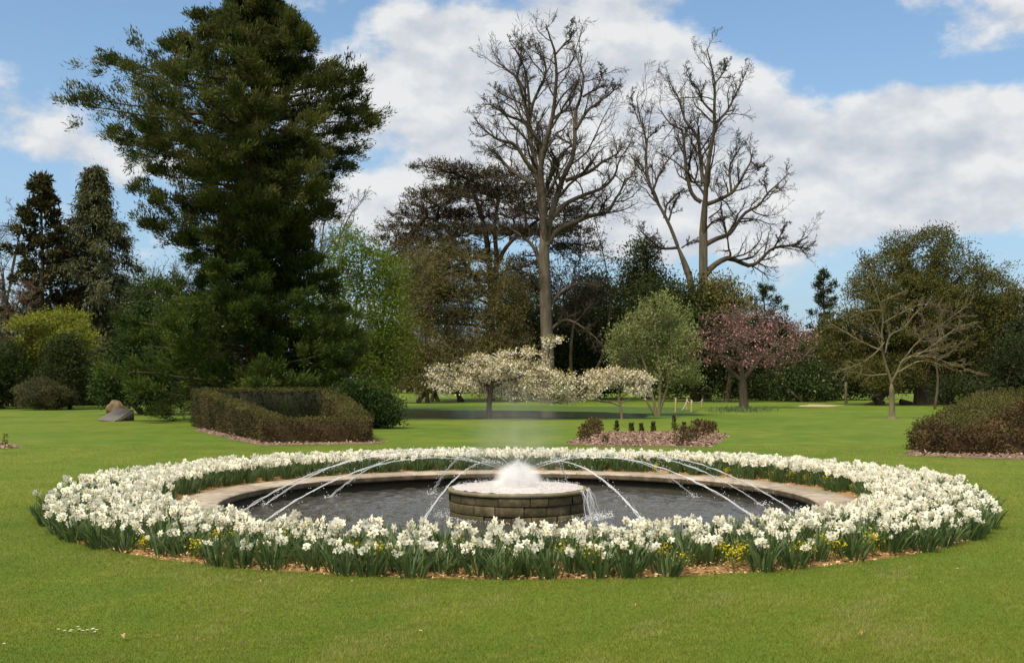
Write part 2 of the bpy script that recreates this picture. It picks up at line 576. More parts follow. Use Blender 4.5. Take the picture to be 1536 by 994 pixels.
def mist_material(name, density, centre, radii, power):
    """water droplets in air, densest at the middle and fading out"""
    m, t = mat(name)
    co = t.n('ShaderNodeTexCoord').outputs['Object']
    v = t.vm('MULTIPLY', t.vm('SUBTRACT', co, tuple(centre)), tuple(1 / r for r in radii))
    f = t.m('SUBTRACT', 1.0, t.vm('LENGTH', v), clamp=True)
    f = t.m('POWER', f, power)
    nz = t.m('MULTIPLY', t.m('SUBTRACT', t.noise(co, 3.2 / radii[0], 3, .6), .22, clamp=True), 1.8)
    vp = t.n('ShaderNodeVolumePrincipled')
    vp.inputs['Color'].default_value = (1, 1, 1, 1)
    t.put(vp.inputs['Density'], t.m('MULTIPLY', t.m('MULTIPLY', f, nz), density))
    o = t.n('ShaderNodeOutputMaterial')
    t.t.links.new(vp.outputs[0], o.inputs['Volume'])
    return m


# ------------------------------------------------------------------ ground
C0 = np.array([0.08, 14.6, 0.0])           # middle of the round pool
R_IN, R_KERB, R_BED = 3.93, 4.5, 5.9


def ring_pts(r, z, n):
    a = np.arange(n) * 2 * math.pi / n
    return np.stack([C0[0] + r * np.cos(a), C0[1] + r * np.sin(a), np.full(n, z)], -1)


def ring_sheet(name, rz, n, m, smooth=False, **kw):
    mb = MB()
    V = np.concatenate([ring_pts(r, z, n) for r, z in rz])
    mb.add(V, quads_grid(len(rz), n, True)[:, ::-1])
    return mb.build(name, m, smooth=smooth)


lawn = ring_sheet('lawn', [(4.2, -.12), (5.81, -.03), (5.87, 0), (7, 0), (9, 0), (14, 0), (30, 0), (80, 0), (200, 0), (600, 0), (2500, 0)], 128, LAWN)
tag(lawn, 'wide mown green lawn round the fountain pool', 'lawn', kind='structure')
bed = ring_sheet('flower_bed_soil', [(4.46, .0), (4.6, .025), (5.2, .05), (5.72, .02), (5.86, -.012)], 160, MULCH, True)
tag(bed, 'ring of tan bark mulch under the daffodils', 'flower bed', kind='structure')

mb = MB()                                                       # loose chips over the bed, denser where they show
n = 26000
th = rng.uniform(0, 2 * math.pi, n)
r = np.where(rng.random(n) < .6, rng.uniform(5.4, 5.88, n), rng.uniform(4.5, 5.5, n))
pos = np.stack([C0[0] + r * np.cos(th), C0[1] + r * np.sin(th), .045 - .05 * np.abs(r - 5.2) ** 2 / .5 + rng.uniform(0, .02, n)], -1)
D = rdir(n); D[:, 2] *= .35
leaves(mb, pos, D, rdir(n) * .5 + [0, 0, 1], rng.uniform(.02, .055, n), rng.uniform(.012, .03, n))
tag(mb.build('bark_chips', CHIP), 'loose tan bark chips scattered round the ring bed', 'bark chips', kind='stuff')

# grass blades on the near lawn and along the bed edge
mb = MB()
def blades(n, d0=5.0, d1=27.):
    u = rng.random(n)
    d = (d0 ** -.5 + u * (d1 ** -.5 - d0 ** -.5)) ** -2          # thins out smoothly with distance
    x = d * rng.uniform(-.64, .64, n)
    pos = np.stack([x, d, np.full(n, -.004)], -1)
    rr = np.hypot(x - C0[0], d - C0[1])
    pos = pos[rr > 5.865 + .02 * np.sin(np.arctan2(pos[:, 1] - C0[1], x) * 61)]
    k = len(pos)
    q = pos[:, 1] / 6.5
    lmin, lmax, w = .016 * q ** -.2, .033 * q ** -.35, .0045 * q ** .9
    D = rng.normal(size=(k, 3)) * .55 + [0, 0, 1.0]
    clump = np.full(k, .5)                                      # uneven growth: sums of small waves
    for j in range(26):
        wl = .14 * 1.16 ** j * rng.uniform(.8, 1.2); an = rng.uniform(0, 6.283)
        clump += .08 * np.sin((pos[:, 0] * math.cos(an) + pos[:, 1] * math.sin(an)) * 6.283 / wl + rng.uniform(0, 6.28) + .8 * np.sin(pos[:, 0] * 1.7 / wl ** .5 + j))
    clump = clump.clip(0, 1)
    leaves(mb, pos, D, rdir(k), (lmin + (lmax - lmin) * rng.random(k)) * (.6 + .8 * clump), w * rng.uniform(.7, 1.3, k), 0, np.clip(.7 * clump + .3 * rng.random(k), 0, 1))
blades(800000)
tag(mb.build('grass', GRASS_BLADE), 'short blades of mown grass in the foreground', 'grass', kind='stuff')


def sheet(name, outline, z, m, n_sub=1):
    V = np.array([[x, y, z] for x, y in outline])
    c = V.mean(0)
    k = len(V)
    mb = MB()
    mb.add(np.vstack([V, c]), np.array([[i, (i + 1) % k, k] for i in range(k)]))
    return mb.build(name, m)


def wobble(poly, amp, seed, sub=6):
    r_ = np.random.default_rng(seed)
    out = []
    for i in range(len(poly)):
        a, b = np.array(poly[i], float), np.array(poly[(i + 1) % len(poly)], float)
        for t in np.linspace(0, 1, sub, endpoint=False):
            out.append(a + (b - a) * t + r_.normal(size=2) * amp)
    return out


gxy = lambda px, py: G(px, py)[:2]
bank = sheet('pond_bank', wobble([gxy(560, 629), gxy(800, 630), gxy(1000, 627), gxy(1062, 620), gxy(1010, 611), gxy(800, 608.5), gxy(560, 608.5)], .25, 3), .004, BANK)
tag(bank, 'dark green grassy bank round the pond', 'bank', kind='structure')
pond = sheet('pond_water', wobble([gxy(520, 627.5), gxy(800, 628), gxy(960, 626), gxy(985, 621), gxy(900, 618), gxy(760, 615.5), gxy(520, 615)], .2, 4), .008, POND_WATER)
tag(pond, 'narrow dark pond behind the white cherry', 'pond', kind='structure')
tag(sheet('bare_path', wobble([gxy(1194, 609.5), gxy(1240, 610), gxy(1268, 607.5), gxy(1215, 606)], .1, 5), .004, BARE_EARTH),
    'pale bare patch of path on the far right lawn', 'path', kind='structure')

# ------------------------------------------------------------------ pool: kerb, wall, water
pool = thing('round_pool', 'large round sunken pool with pale stone kerb in the middle of the lawn', 'pool', tuple(C0))
mb = MB()
NS = 26
for k in range(NS):                                             # curved kerb slabs with open joints
    g = .002
    a = np.linspace((k + g * 3) / NS, (k + 1 - g * 3) / NS, 9) * 2 * math.pi + .1
    prof = [(R_IN, -.055), (R_IN, .022), (R_IN + .018, .038), (R_KERB - .015, .038), (R_KERB, .025), (R_KERB, -.06)]
    V = np.array([[C0[0] + r * math.cos(t), C0[1] + r * math.sin(t), z + .003 * math.sin(k * 7.3)] for t in a for r, z in prof])
    f = quads_grid(9, len(prof))
    mb.add(V, f, 0, (k * .377) % 1)
    mb.add(V[:6], np.array([[0, 1, 2, 3, 4, 5]]), 0, .3)
    mb.add(V[-6:], np.array([[5, 4, 3, 2, 1, 0]]), 0, .3)
mb.build('kerb', KERB, pool)
mb = MB()                                                       # damp, stained inner edge of the kerb
mb.add(np.concatenate([ring_pts(r, z, 160) for r, z in ((R_IN - .004, .018), (R_IN - .005, -.03), (R_IN - .003, -.058), (4.02, -.059))]), quads_grid(4, 160, True), 0, .5)
mb.build('damp_kerb_edge', DAMP, pool)
mb = MB()
mb.add(np.concatenate([ring_pts(r, z, 128) for r, z in ((4.4, -.062), (4.02, -.062), (4.02, -.6))]), quads_grid(3, 128, True), 0, .5)
mb.build('pool_wall', WALL, pool)
WATER_Z = -.2
mb = MB()
rr_ = np.linspace(.6, 4.05, 120)
V = np.concatenate([ring_pts(r, WATER_Z, 480) for r in rr_])
r_ = np.random.default_rng(77)
hz_ = np.zeros(len(V))
for k in range(46):                                             # small crossing ripples
    wl = r_.uniform(.10, .42); an = r_.uniform(0, 6.283)
    hz_ += .0058 * wl * np.sin((V[:, 0] * math.cos(an) + V[:, 1] * math.sin(an)) * 6.283 / wl + r_.uniform(0, 6.28) + 1.2 * np.sin(V[:, 0] * .9 + k) * np.cos(V[:, 1] * 1.1))
V[:, 2] += hz_
mb.add(V, quads_grid(120, 480, True)[:, ::-1])
water = mb.build('pool_water', POOL_WATER, smooth=True)
tag(water, 'dark rippled water filling the round pool', 'water', kind='structure')

# ------------------------------------------------------------------ fountain
fount = thing('fountain', 'low round mossy stone fountain spraying arching water jets in the pool', 'fountain', tuple(C0 + [0, 0, -.5]))
mb = MB()
rs = np.random.default_rng(5)
z0 = -.5
for course, h in enumerate((.2, .17, .13, .115)):
    nb = 17
    off = rs.random()
    wd = rs.uniform(.7, 1.3, nb); wd = np.cumsum(wd / wd.sum())
    st = 0
    for b in range(nb):
        a = np.linspace(st + .0012, wd[b] - .0012, 6) * 2 * math.pi + off * 6
        st = wd[b]
        ro = .925 + rs.uniform(-.012, .014)
        prof = [(ro - .06, z0 + .002), (ro - .008, z0 + .003), (ro, z0 + .014), (ro + rs.uniform(-.008, .01), z0 + h * .5), (ro, z0 + h - .014), (ro - .008, z0 + h - .003), (ro - .06, z0 + h - .002)]
        V = np.array([[C0[0] + r * math.cos(t), C0[1] + r * math.sin(t), z] for t in a for r, z in prof])
        mb.add(V, quads_grid(6, len(prof)), 0, rs.random())
    z0 += h
mb.add(np.concatenate([ring_pts(.905, -.5, 64), ring_pts(.905, .12, 64)]), quads_grid(2, 64, True), 0, .35)
mb.build('stone_drum', DRUM, fount)
mb = MB()
prof = [(.86, .121), (.940, .121), (.948, .127), (.95, .150), (.946, .163), (.93, .17), (.86, .168), (.85, .15)]
mb.add(np.concatenate([ring_pts(r, z, 96) for r, z in prof]), quads_grid(len(prof), 96, True)[:, ::-1], 0, np.tile(np.repeat(rs.random(12), 8), len(prof)))
mb.build('coping', COPING, fount, True)
mb = MB()
rings = [(.02, .19), (.2, .19), (.4, .18), (.6, .176), (.75, .175), (.89, .172)]
V = np.concatenate([ring_pts(r, z, 64) for r, z in rings])
V[:, 2] += .012 * np.sin(V[:, 0] * 31 + 4 * np.sin(V[:, 1] * 19)) * np.sin(V[:, 1] * 27)
mb.add(V, quads_grid(len(rings), 64, True)[:, ::-1])
mb.build('basin_water', FOAM, fount, True)

NZ = np.array([C0[0], C0[1], .30])
mb = MB()
tubes(mb, [[NZ - [0, 0, .14], NZ - [0, 0, .02], NZ]], [[.05, .05, .03]], 12)
mb.build('nozzle', METAL, fount)
# the jets: angle from the camera-facing side, clockwise seen from above positive = right
jets = [(-20, 3.5, .60), (-70, 3.45, .60), (-96, 3.85, .62), (-105, 3.8, .66), (-126, 3.6, .62), (-152, 2.9, .62),
        (27, 3.4, .60), (62, 3.45, .62), (95, 3.85, .64), (106, 3.7, .61), (128, 3.5, .58), (163, 3.0, .62)]
for jn, (adeg, Rl, za) in enumerate(jets):
    a = math.radians(adeg)
    dx, dy = math.sin(a), -math.cos(a)
    ra = Rl * .36
    mb = MB()
    s = np.linspace(.12, Rl, 44)
    c = (za - WATER_Z) / (Rl - ra) ** 2
    zz = za - np.where(s < ra, (za - .33) / ra ** 2, c) * (s - ra) ** 2
    base = np.stack([C0[0] + dx * s, C0[1] + dy * s, zz], -1)
    for strand in range(3):
        jit = rs.normal(size=(44, 3)) * .006 * np.linspace(.3, 1, 44)[:, None]
        off = np.array([-dy, dx, .35]) * rs.normal() * .009
        rad = np.linspace(.008, .0125, 44) * rs.uniform(.30, .48) * (1 + .25 * rs.normal(size=44)).clip(.5, 1.5)
        PTS = (base + jit + off * np.linspace(.2, 1, 44)[:, None])[None]
        m2 = MB()
        tubes(m2, PTS, rad[None], 6)
        op = np.repeat(np.interp(s, [0, ra, Rl * .6, Rl], [.08, .32, .6, .8]) * (.6 if strand else 1) * rs.uniform(.45, 1.1, 44).clip(0, 1), 6)
        mb.add(m2.V[0], m2.L[0].reshape(-1, 4), 0, op)
    # droplets shed along the stream
    k = 170
    ii = rs.integers(6, 44, k)
    pos = base[ii] + rs.normal(size=(k, 3)) * (.010 + .03 * ii[:, None] / 44)
    m2 = MB()
    octa(mb, pos, rs.uniform(.0025, .007, k), 0, np.full(k, .75))
    # splash ring where it meets the water
    k = 60
    pos = np.array([C0[0] + dx * Rl, C0[1] + dy * Rl, WATER_Z]) + np.abs(rs.normal(size=(k, 3))) * [0, 0, .03] + rs.normal(size=(k, 3)) * [.06, .06, 0]
    leaves(mb, pos, rs.normal(size=(k, 3)) + [0, 0, .5], rs.normal(size=(k, 3)), .02, .014, 0, np.full(k, .7))
    mb.build('water_jet', JET, fount, True)


# spray dome: droplets thrown up from the nozzle, white with air
mb = MB()
k = 8000
hgt = rs.random(k) ** 1.5
rad_ = np.abs(rs.normal(size=k)) * (.06 + .10 * (1 - hgt))
an = rs.uniform(0, 2 * math.pi, k)
pos = np.stack([C0[0] + rad_ * np.cos(an), C0[1] + rad_ * np.sin(an), (.185) + .30 * hgt * np.exp(-(rad_ / .25) ** 2) + .04 * np.abs(rs.normal(size=k))], -1)
octa(mb, pos, rs.uniform(.0015, .005, k), 0, np.full(k, .8))
k = 2500
an = rs.uniform(0, 2 * math.pi, k); rad_ = .85 * np.sqrt(rs.random(k))
pos = np.stack([C0[0] + rad_ * np.cos(an), C0[1] + rad_ * np.sin(an), .18 + np.abs(rs.normal(size=k)) * .025], -1)
octa(mb, pos, rs.uniform(.002, .006, k), 0, np.full(k, .8))
mb.build('spray', JET, fount)


def blob(center, rad, seed, rough=.25, n=20, m=32):
    r_ = np.random.default_rng(seed)
    ph = r_.uniform(0, 6, 12)
    th = np.linspace(.02, math.pi - .02, n)[:, None]
    fi = (np.arange(m) * 2 * math.pi / m)[None]
    k = 1 + rough * (np.sin(3 * fi + ph[0]) * np.sin(2 * th + ph[1]) * .5 + np.sin(5 * fi + ph[2] + 2 * th) * .3 + np.sin(4 * th + 7 * fi + ph[3]) * .25)
    V = np.stack([np.sin(th) * np.cos(fi) * k, np.sin(th) * np.sin(fi) * k, np.cos(th) * k + 0 * fi], -1) * np.asarray(rad) + np.asarray(center)
    return V.reshape(-1, 3), quads_grid(n, m, True)[:, ::-1]


for nm, cen, rad, den, pw in (('spray_cloud', C0 + [0, 0, .22], (.37, .37, .33), 60., 1.4), ('mist', C0 + [-.02, .2, .75], (.8, .7, 1.0), .45, 1.2)):
    mb = MB()
    mb.add(*blob(cen, rad, 3, 0))
    mb.build(nm, mist_material(nm, den, cen - (C0 + [0, 0, -.5]) * 0, rad, pw), fount, True)
# overflow curtain at the right of the rim, with foam at its foot
mb = MB()
for k in range(13):
    a = math.radians(rs.uniform(58, 86)); dx, dy = math.sin(a), -math.cos(a)
    s = np.linspace(0, 1, 9)
    rr2 = .96 + rs.uniform(.03, .16) * s
    pts = np.stack([C0[0] + dx * rr2, C0[1] + dy * rr2, .17 - .37 * s ** 1.6], -1) + rs.normal(size=(9, 3)) * .006
    m2 = MB(); tubes(m2, pts[None], np.full((1, 9), rs.uniform(.002, .006)), 5)
    mb.add(m2.V[0], m2.L[0].reshape(-1, 4), 0, np.full(len(m2.V[0]), .5))
k = 500
a = np.radians(rs.normal(68, 14, k)); q = rs.uniform(.95, 1.3, k)
pos = np.stack([C0[0] + np.sin(a) * q, C0[1] - np.cos(a) * q, WATER_Z + np.abs(rs.normal(size=k)) * .03], -1)
octa(mb, pos, rs.uniform(.003, .009, k), 0, np.full(k, .8))
a = np.radians(rs.normal(-55, 30, 300)); q = rs.uniform(.93, 1.15, 300)
pos = np.stack([C0[0] + np.sin(a) * q, C0[1] - np.cos(a) * q, WATER_Z + np.abs(rs.normal(size=300)) * .015], -1)
octa(mb, pos, rs.uniform(.003, .008, 300), 0, np.full(300, .7))
mb.build('overflow', JET, fount, True)


# ------------------------------------------------------------------ daffodils
def strap_leaf(mb, base, az, L, w, lean, bend, rnd, fold=False):
    n = 6
    s = np.linspace(0, 1, n)
    th = lean + bend * s ** 2
    seg = L / (n - 1)
    d = np.stack([np.sin(th) * math.cos(az), np.sin(th) * math.sin(az), np.cos(th)], -1) * seg
    pts = base + np.r_[np.zeros((1, 3)), np.cumsum(d[:-1], 0)]
    tw = az + rng.normal() * .5
    side = np.array([-math.sin(tw), math.cos(tw), 0])
    ww = w * np.array([.8, 1, 1, .95, .75, .12])
    V = np.concatenate([pts - side * ww[:, None] / 2, pts + side * ww[:, None] / 2])
    f = np.array([[i, n + i, n + i + 1, i + 1] for i in range(n - 1)])
    mb.add(V, f, 0, rnd)


def leaf_clump_mesh(seed):
    mb = MB()
    for k in range(50):
        az = rng.uniform(0, 2 * math.pi)
        r = .075 * math.sqrt(rng.random())
        L = rng.uniform(.19, .335)
        strap_leaf(mb, np.array([r * math.cos(az), r * math.sin(az), -.01]), az + rng.normal() * .4, L,
                   rng.uniform(.009, .016), rng.uniform(0, .26) + r * 2, abs(rng.normal()) * .5 + (1.1 if rng.random() < .07 else 0), rng.random())
    return mb.mesh('daffodil_leaves', DAFF_LEAF, True)


def flower_head(mb, c, face, size):
    """six pointed swept-back petals round a short cup"""
    f = nrm(face)
    u = nrm(np.cross(f, rng.normal(size=3)))
    v = np.cross(f, u)
    for k in range(6):
        a = k * math.pi / 3 + rng.normal() * .08
        d = u * math.cos(a) + v * math.sin(a)
        s = np.cross(f, d)
        L = size * rng.uniform(.9, 1.1)
        refl = rng.uniform(-.35, .15)
        w = size * .30
        p0 = c + d * size * .06
        p1 = c + d * L * .45 + f * L * refl * .12
        p2 = c + d * L * .78 + f * L * refl * .35
        p3 = c + d * L + f * L * refl * .7
        V = [p0 - s * w * .35, p0 + s * w * .35, p1 - s * w, p1 + s * w, p2 - s * w * .75, p2 + s * w * .75, p3]
        q = rng.random()
        mb.add(V, [[0, 1, 3, 2], [2, 3, 5, 4]], 1, q)
        mb.add(V, [[4, 5, 6]], 1, q)
    n = 7
    a = np.arange(n) * 2 * math.pi / n
    ring = lambda r, h: c + f * h + (u[None] * np.cos(a)[:, None] + v[None] * np.sin(a)[:, None]) * r
    mb.add(np.concatenate([ring(size * .17, 0), ring(size * .22, size * .25), ring(size * .29, size * .38)]), quads_grid(3, n, True), 2, rng.random())
    b = c - f * size * .35
    mb.add(np.concatenate([ring(size * .10, 0), ring(size * .04, -size * .35)]), quads_grid(2, n, True), 0, .6)
    return b


def flower_mesh(heads):
    """one stem bearing one to three nodding heads; origin at the foot"""
    mb = MB()
    H = 1.0
    lean = rng.normal(size=2) * .05
    top = np.array([lean[0], lean[1], .285])
    tubes(mb, [[(0, 0, 0), top * .5 + rng.normal(size=3) * .006, top]], [[.0042, .0038, .003]], 5, 0, 1)
    for h in range(heads):
        az = rng.uniform(0, 2 * math.pi)
        o = np.array([math.cos(az), math.sin(az), 0])
        c = top + o * rng.uniform(.022, .042) + [0, 0, rng.uniform(-.028, .028)]
        b = flower_head(mb, c, o + [0, 0, rng.uniform(-.55, .45)], rng.uniform(.043, .052))
        tubes(mb, [[top, top * .4 + b * .6 + [0, 0, .012], b]], [[.0025, .002, .002]], 4, 0, 2)
    leaves(mb, [top], [[rng.normal(), rng.normal(), .7]], rdir(1), .04, .011, 3, np.array([.5]))
    return mb.mesh('daffodil_flower', [STEM, PETAL, CUP, SPATHE])


LEAFM = [leaf_clump_mesh(i) for i in range(9)]
FLOWM = [flower_mesh(h) for h in (2, 2, 3, 1, 2, 3, 2, 1, 3, 2, 2, 3)]
spots = []
cell = {}
for _ in range(60000):
    r = math.sqrt(rng.uniform(4.64 ** 2, 5.85 ** 2))
    a = rng.uniform(0, 2 * math.pi)
    p = (C0[0] + r * math.cos(a), C0[1] + r * math.sin(a))
    key = (int(p[0] / .25), int(p[1] / .25))
    if all((p[0] - q[0]) ** 2 + (p[1] - q[1]) ** 2 > .205 ** 2 for i in (-1, 0, 1) for j in (-1, 0, 1) for q in cell.get((key[0] + i, key[1] + j), ())):
        cell.setdefault(key, []).append(p)
        spots.append((p[0], p[1], r))
spots.sort(key=lambda s: s[1])
# where the small yellow plants go, keep a gap
YP = [(232, 812), (262, 790), (352, 805), (378, 800), (452, 812), (581, 832), (610, 815), (690, 815), (842, 833), (880, 838), (1032, 848), (1060, 822),
      (1092, 830), (1180, 828), (1205, 812), (1240, 838), (1272, 830), (1300, 818), (1115, 845), (980, 830), (310, 822), (545, 820),
      (1092, 716), (1120, 718), (1150, 722), (1060, 714), (1210, 728), (1278, 738), (985, 712), (905, 709)]
YPW = []
for px, py in YP:
    d = GD(py + 16)
    q = P(px, py + 16, d)
    v = q[:2] - C0[:2]
    rr0 = np.linalg.norm(v)
    v = v / rr0 * np.clip(rr0 + (.22 if v[1] < 0 else 0), 4.75, 5.76)
    YPW.append(C0[:2] + v)
spots = [s for s in spots if all((s[0] - q[0]) ** 2 + (s[1] - q[1]) ** 2 > (.12 if q[1] < C0[1] else .1) ** 2 for q in YPW)]
GRP = 'white daffodil clumps in the near half of the ring bed'


def clump_plan(x, y, r):
    f = (r - 4.6) / 1.2
    end = abs(x - C0[0]) > 3.4
    nfl = int(rng.choice([1, 2, 3])) if f > .75 else int(rng.choice([2, 3, 4, 5]) if f > .35 else rng.choice([3, 4, 5, 6]))
    nfl += 2 * end
    if rng.random() < .06:
        nfl = 1
    return nfl


mass = MB()
def bake(me, loc, rz, sc, slot):
    V = np.zeros(len(me.vertices) * 3, np.float32); me.vertices.foreach_get('co', V)
    V = V.reshape(-1, 3) * sc
    c, s = math.cos(rz), math.sin(rz)
    V = np.stack([V[:, 0] * c - V[:, 1] * s, V[:, 0] * s + V[:, 1] * c, V[:, 2]], -1) + loc
    L = np.zeros(len(me.loops), np.int32); me.loops.foreach_get('vertex_index', L)
    S = np.zeros(len(me.polygons), np.int32); me.polygons.foreach_get('loop_total', S)
    M = np.zeros(len(me.polygons), np.int32); me.polygons.foreach_get('material_index', M)
    R = np.zeros(len(me.vertices), np.float32); me.attributes['rnd'].data.foreach_get('value', R)
    mass.V.append(V); mass.L.append(L + mass.n); mass.S.append(S); mass.M.append(M + slot); mass.R.append(R); mass.n += len(V)


N_IND = 299
stray = G(52, 772)
spots_all = [(stray[0], stray[1], 5.9)] + spots
front, back = spots_all[:N_IND + 1], spots_all[N_IND + 1:]
for x, y, r in front:
    rel = x - C0[0]
    row = 'at the outer lawn edge' if r > 5.42 else ('in the middle row' if r > 5.0 else 'beside the stone kerb')
    side = 'left end' if rel < -3.6 else ('right end' if rel > 3.6 else 'front')
    if r == 5.9:
        lab = 'single white daffodil straying out onto the lawn at the far left of the ring'
    else:
        lab = f'clump of white daffodils {row}, {side} of the ring bed'
    t = thing('daffodil_clump', lab, 'daffodils', (x, y, .0), GRP, rng.uniform(0, 6.28))
    o = bpy.data.objects.new('leaves', LEAFM[rng.integers(len(LEAFM))]); COL.objects.link(o); o.parent = t
    sc = rng.uniform(.74, 1.0)
    o.scale = (.5, .5, .45) if r == 5.9 else (1.42, 1.42, sc)
    for k in range(1 if r == 5.9 else clump_plan(x, y, r)):
        o = bpy.data.objects.new('flower', FLOWM[rng.integers(len(FLOWM))]); COL.objects.link(o); o.parent = t
        a, q = rng.uniform(0, 6.28), .10 * math.sqrt(rng.random())
        o.location = (q * math.cos(a), q * math.sin(a), .01)
        low = rng.uniform(.5, .85) if (r > 5.3 and rng.random() < .6) else rng.uniform(.72, 1.04)
        o.scale = (1.0, 1.0, low)
        o.rotation_euler = (rng.normal() * .13, rng.normal() * .13, rng.uniform(0, 6.28))
for x, y, r in back:
    loc = np.array([x, y, 0])
    bake(LEAFM[rng.integers(len(LEAFM))], loc, rng.uniform(0, 6.28), np.array([1.1, 1.1, rng.uniform(.8, 1.08)]), 0)
    for k in range(max(3, clump_plan(x, y, 5.0))):
        a, q = rng.uniform(0, 6.28), .11 * math.sqrt(rng.random())
        bake(FLOWM[rng.integers(len(FLOWM))], loc + [q * math.cos(a), q * math.sin(a), .01], rng.uniform(0, 6.28), np.array([1, 1, rng.uniform(.9, 1.1)]), 1)
tag(mass.build('daffodil_mass', [DAFF_LEAF, STEM, PETAL, CUP, SPATHE]), 'white daffodils massed round the far half of the ring bed', 'daffodils', kind='stuff')

# small yellow flowering plants among them
def yellow_plant():
    l, f = MB(), MB()
    n = 70
    pos = rng.normal(size=(n, 3)) * [.045, .045, .06] + [0, 0, .10]
    pos[:, 2] = np.clip(pos[:, 2], .01, .24)
    leaves(l, pos, rng.normal(size=(n, 3)) * .7 + [0, 0, .8], rdir(n), rng.uniform(.03, .055, n), .014)
    tubes(l, np.stack([np.zeros((8, 3)), rng.normal(size=(8, 3)) * [.03, .03, .01] + [0, 0, .08], rng.normal(size=(8, 3)) * [.05, .05, .02] + [0, 0, .17]], 1), np.full((8, 3), .003), 4)
    n = 46
    pos = rng.normal(size=(n, 3)) * [.05, .05, .035] + [0, 0, .20]
    leaves(f, pos, rdir(n), rdir(n), .024, .022)
    leaves(f, pos, rdir(n), rdir(n), .022, .02)
    return l.mesh('yellow_plant_leaves', YELLOW_LEAF), f.mesh('yellow_plant_flowers', YELLOW)


YM = [yellow_plant() for _ in range(5)]
for i, q in enumerate(YPW):
    far = q[1] > C0[1]
    t = thing('yellow_flower_plant', 'small yellow flowering plant among the daffodils, ' + ('far side of the ring bed' if far else 'near side of the ring bed'),
              'flowers', (q[0], q[1], .02), 'small yellow plants among the daffodils', rng.uniform(0, 6.28))
    a, b = YM[i % 5]
    s = rng.uniform(.58, .85)
    for nm, me in (('leaves', a), ('blossom', b)):
        o = bpy.data.objects.new(nm, me); COL.objects.link(o); o.parent = t; o.scale = (s, s, s)


# ------------------------------------------------------------------ hedges
def hedge_run(parent, name, a, b, w, ha, hb, m_side, m_top, dens=900, leaf=.055, tophi=.6, seed=0, rag=.03):
    """clipped hedge between ground points a and b, width w, height ha at a to hb at b"""
    r_ = np.random.default_rng(seed)
    a, b = np.array([*a, 0.]), np.array([*b, 0.])
    d = b - a; L = np.linalg.norm(d); d /= L
    s = np.array([d[1], -d[0], 0])
    mb = MB()
    hw = w / 2 - .06
    n = max(4, int(L / .4))
    tt = np.linspace(.03 / L * 2, 1 - .06 / L, n)
    V = []
    for t in tt:
        h = ha + (hb - ha) * t - .07
        c = a + d * L * t
        j = lambda: r_.normal() * .02
        V += [c - s * (hw + j()), c - s * (hw + j()) + [0, 0, h * .5], c - s * hw + [0, 0, h + j()], c + [0, 0, h + j()], c + s * hw + [0, 0, h + j()], c + s * (hw + j()) + [0, 0, h * .5], c + s * (hw + j())]
    V = np.array(V)
    mb.add(V, quads_grid(n, 7), 0, .1)
    mb.add(V[:7], [[6, 5, 4, 3, 2, 1, 0]], 0, .1)
    mb.add(V[-7:], [[0, 1, 2, 3, 4, 5, 6]], 0, .1)
    hm = (ha + hb) / 2

    def scatter(N, fpos, nor, mi):
        u, v = r_.random(N), r_.random(N)
        pos = fpos(u, v)
        bump = rag / .03 * .035 * np.sin(u * L * 5.1 + 3 * v) + rag / .03 * .03 * np.sin(u * L * 11 + v * 9)
        nor = np.asarray(nor, float)
        pos = pos + nor * (bump + r_.normal(size=N) * rag)[:, None]
        D = nor * .6 + r_.normal(size=(N, 3)) * .75 + [0, 0, .15]
        patch = .5 + .5 * np.sin(u * L * 2.3 + seed) * np.cos(u * L * .9 + v * 3 + seed)
        leaves(mb, pos, D, r_.normal(size=(N, 3)), r_.uniform(.6, 1.3, N) * leaf, r_.uniform(.35, .6, N) * leaf, mi, np.clip(.65 * patch + .35 * r_.random(N), 0, 1))
    hh = lambda u: (ha + (hb - ha) * u)
    for sg in (-1, 1):
        scatter(int(L * hm * dens), lambda u, v: a + d * (L * u)[:, None] + s * sg * (w / 2 - .05) + np.array([0, 0, 1.]) * (hh(u) * v)[:, None], s * sg, 0)
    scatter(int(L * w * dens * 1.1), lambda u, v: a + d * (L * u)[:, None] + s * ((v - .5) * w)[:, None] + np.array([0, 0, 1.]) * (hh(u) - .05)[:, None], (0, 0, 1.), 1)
    for q, h, sg in ((a, ha, -1), (b, hb, 1)):
        scatter(int(w * h * dens), lambda u, v, q=q, h=h: q + s * ((u - .5) * w)[:, None] + np.array([0, 0, 1.]) * (h * v)[:, None], d * sg, 0)
    return mb.build(name, [m_side, m_top], parent)


g2 = lambda px, py: tuple(G(px, py)[:2])
BL, FL, FR = np.array(G(300, 639)[:2]), np.array(G(408, 663)[:2]), np.array(G(543, 662)[:2])
BR = np.array(G(494, 639)[:2])
h1 = thing('clipped_hedge', 'clipped yew hedge enclosure with sloping arms and low brown front before the giant conifer', 'hedge', (*((FL + FR) / 2), 0))
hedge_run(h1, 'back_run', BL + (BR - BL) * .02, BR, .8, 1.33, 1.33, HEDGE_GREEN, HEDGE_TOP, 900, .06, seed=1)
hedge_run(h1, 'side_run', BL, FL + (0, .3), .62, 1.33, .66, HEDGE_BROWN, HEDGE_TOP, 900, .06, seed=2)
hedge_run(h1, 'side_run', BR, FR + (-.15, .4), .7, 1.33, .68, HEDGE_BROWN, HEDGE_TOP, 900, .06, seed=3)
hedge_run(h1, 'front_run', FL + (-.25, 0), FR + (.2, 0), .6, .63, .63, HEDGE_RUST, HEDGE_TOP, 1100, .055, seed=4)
h2 = thing('clipped_hedge', 'bushy brown hedge with sloping green top at the right edge of the lawn', 'hedge', tuple(G(1450, 680)))
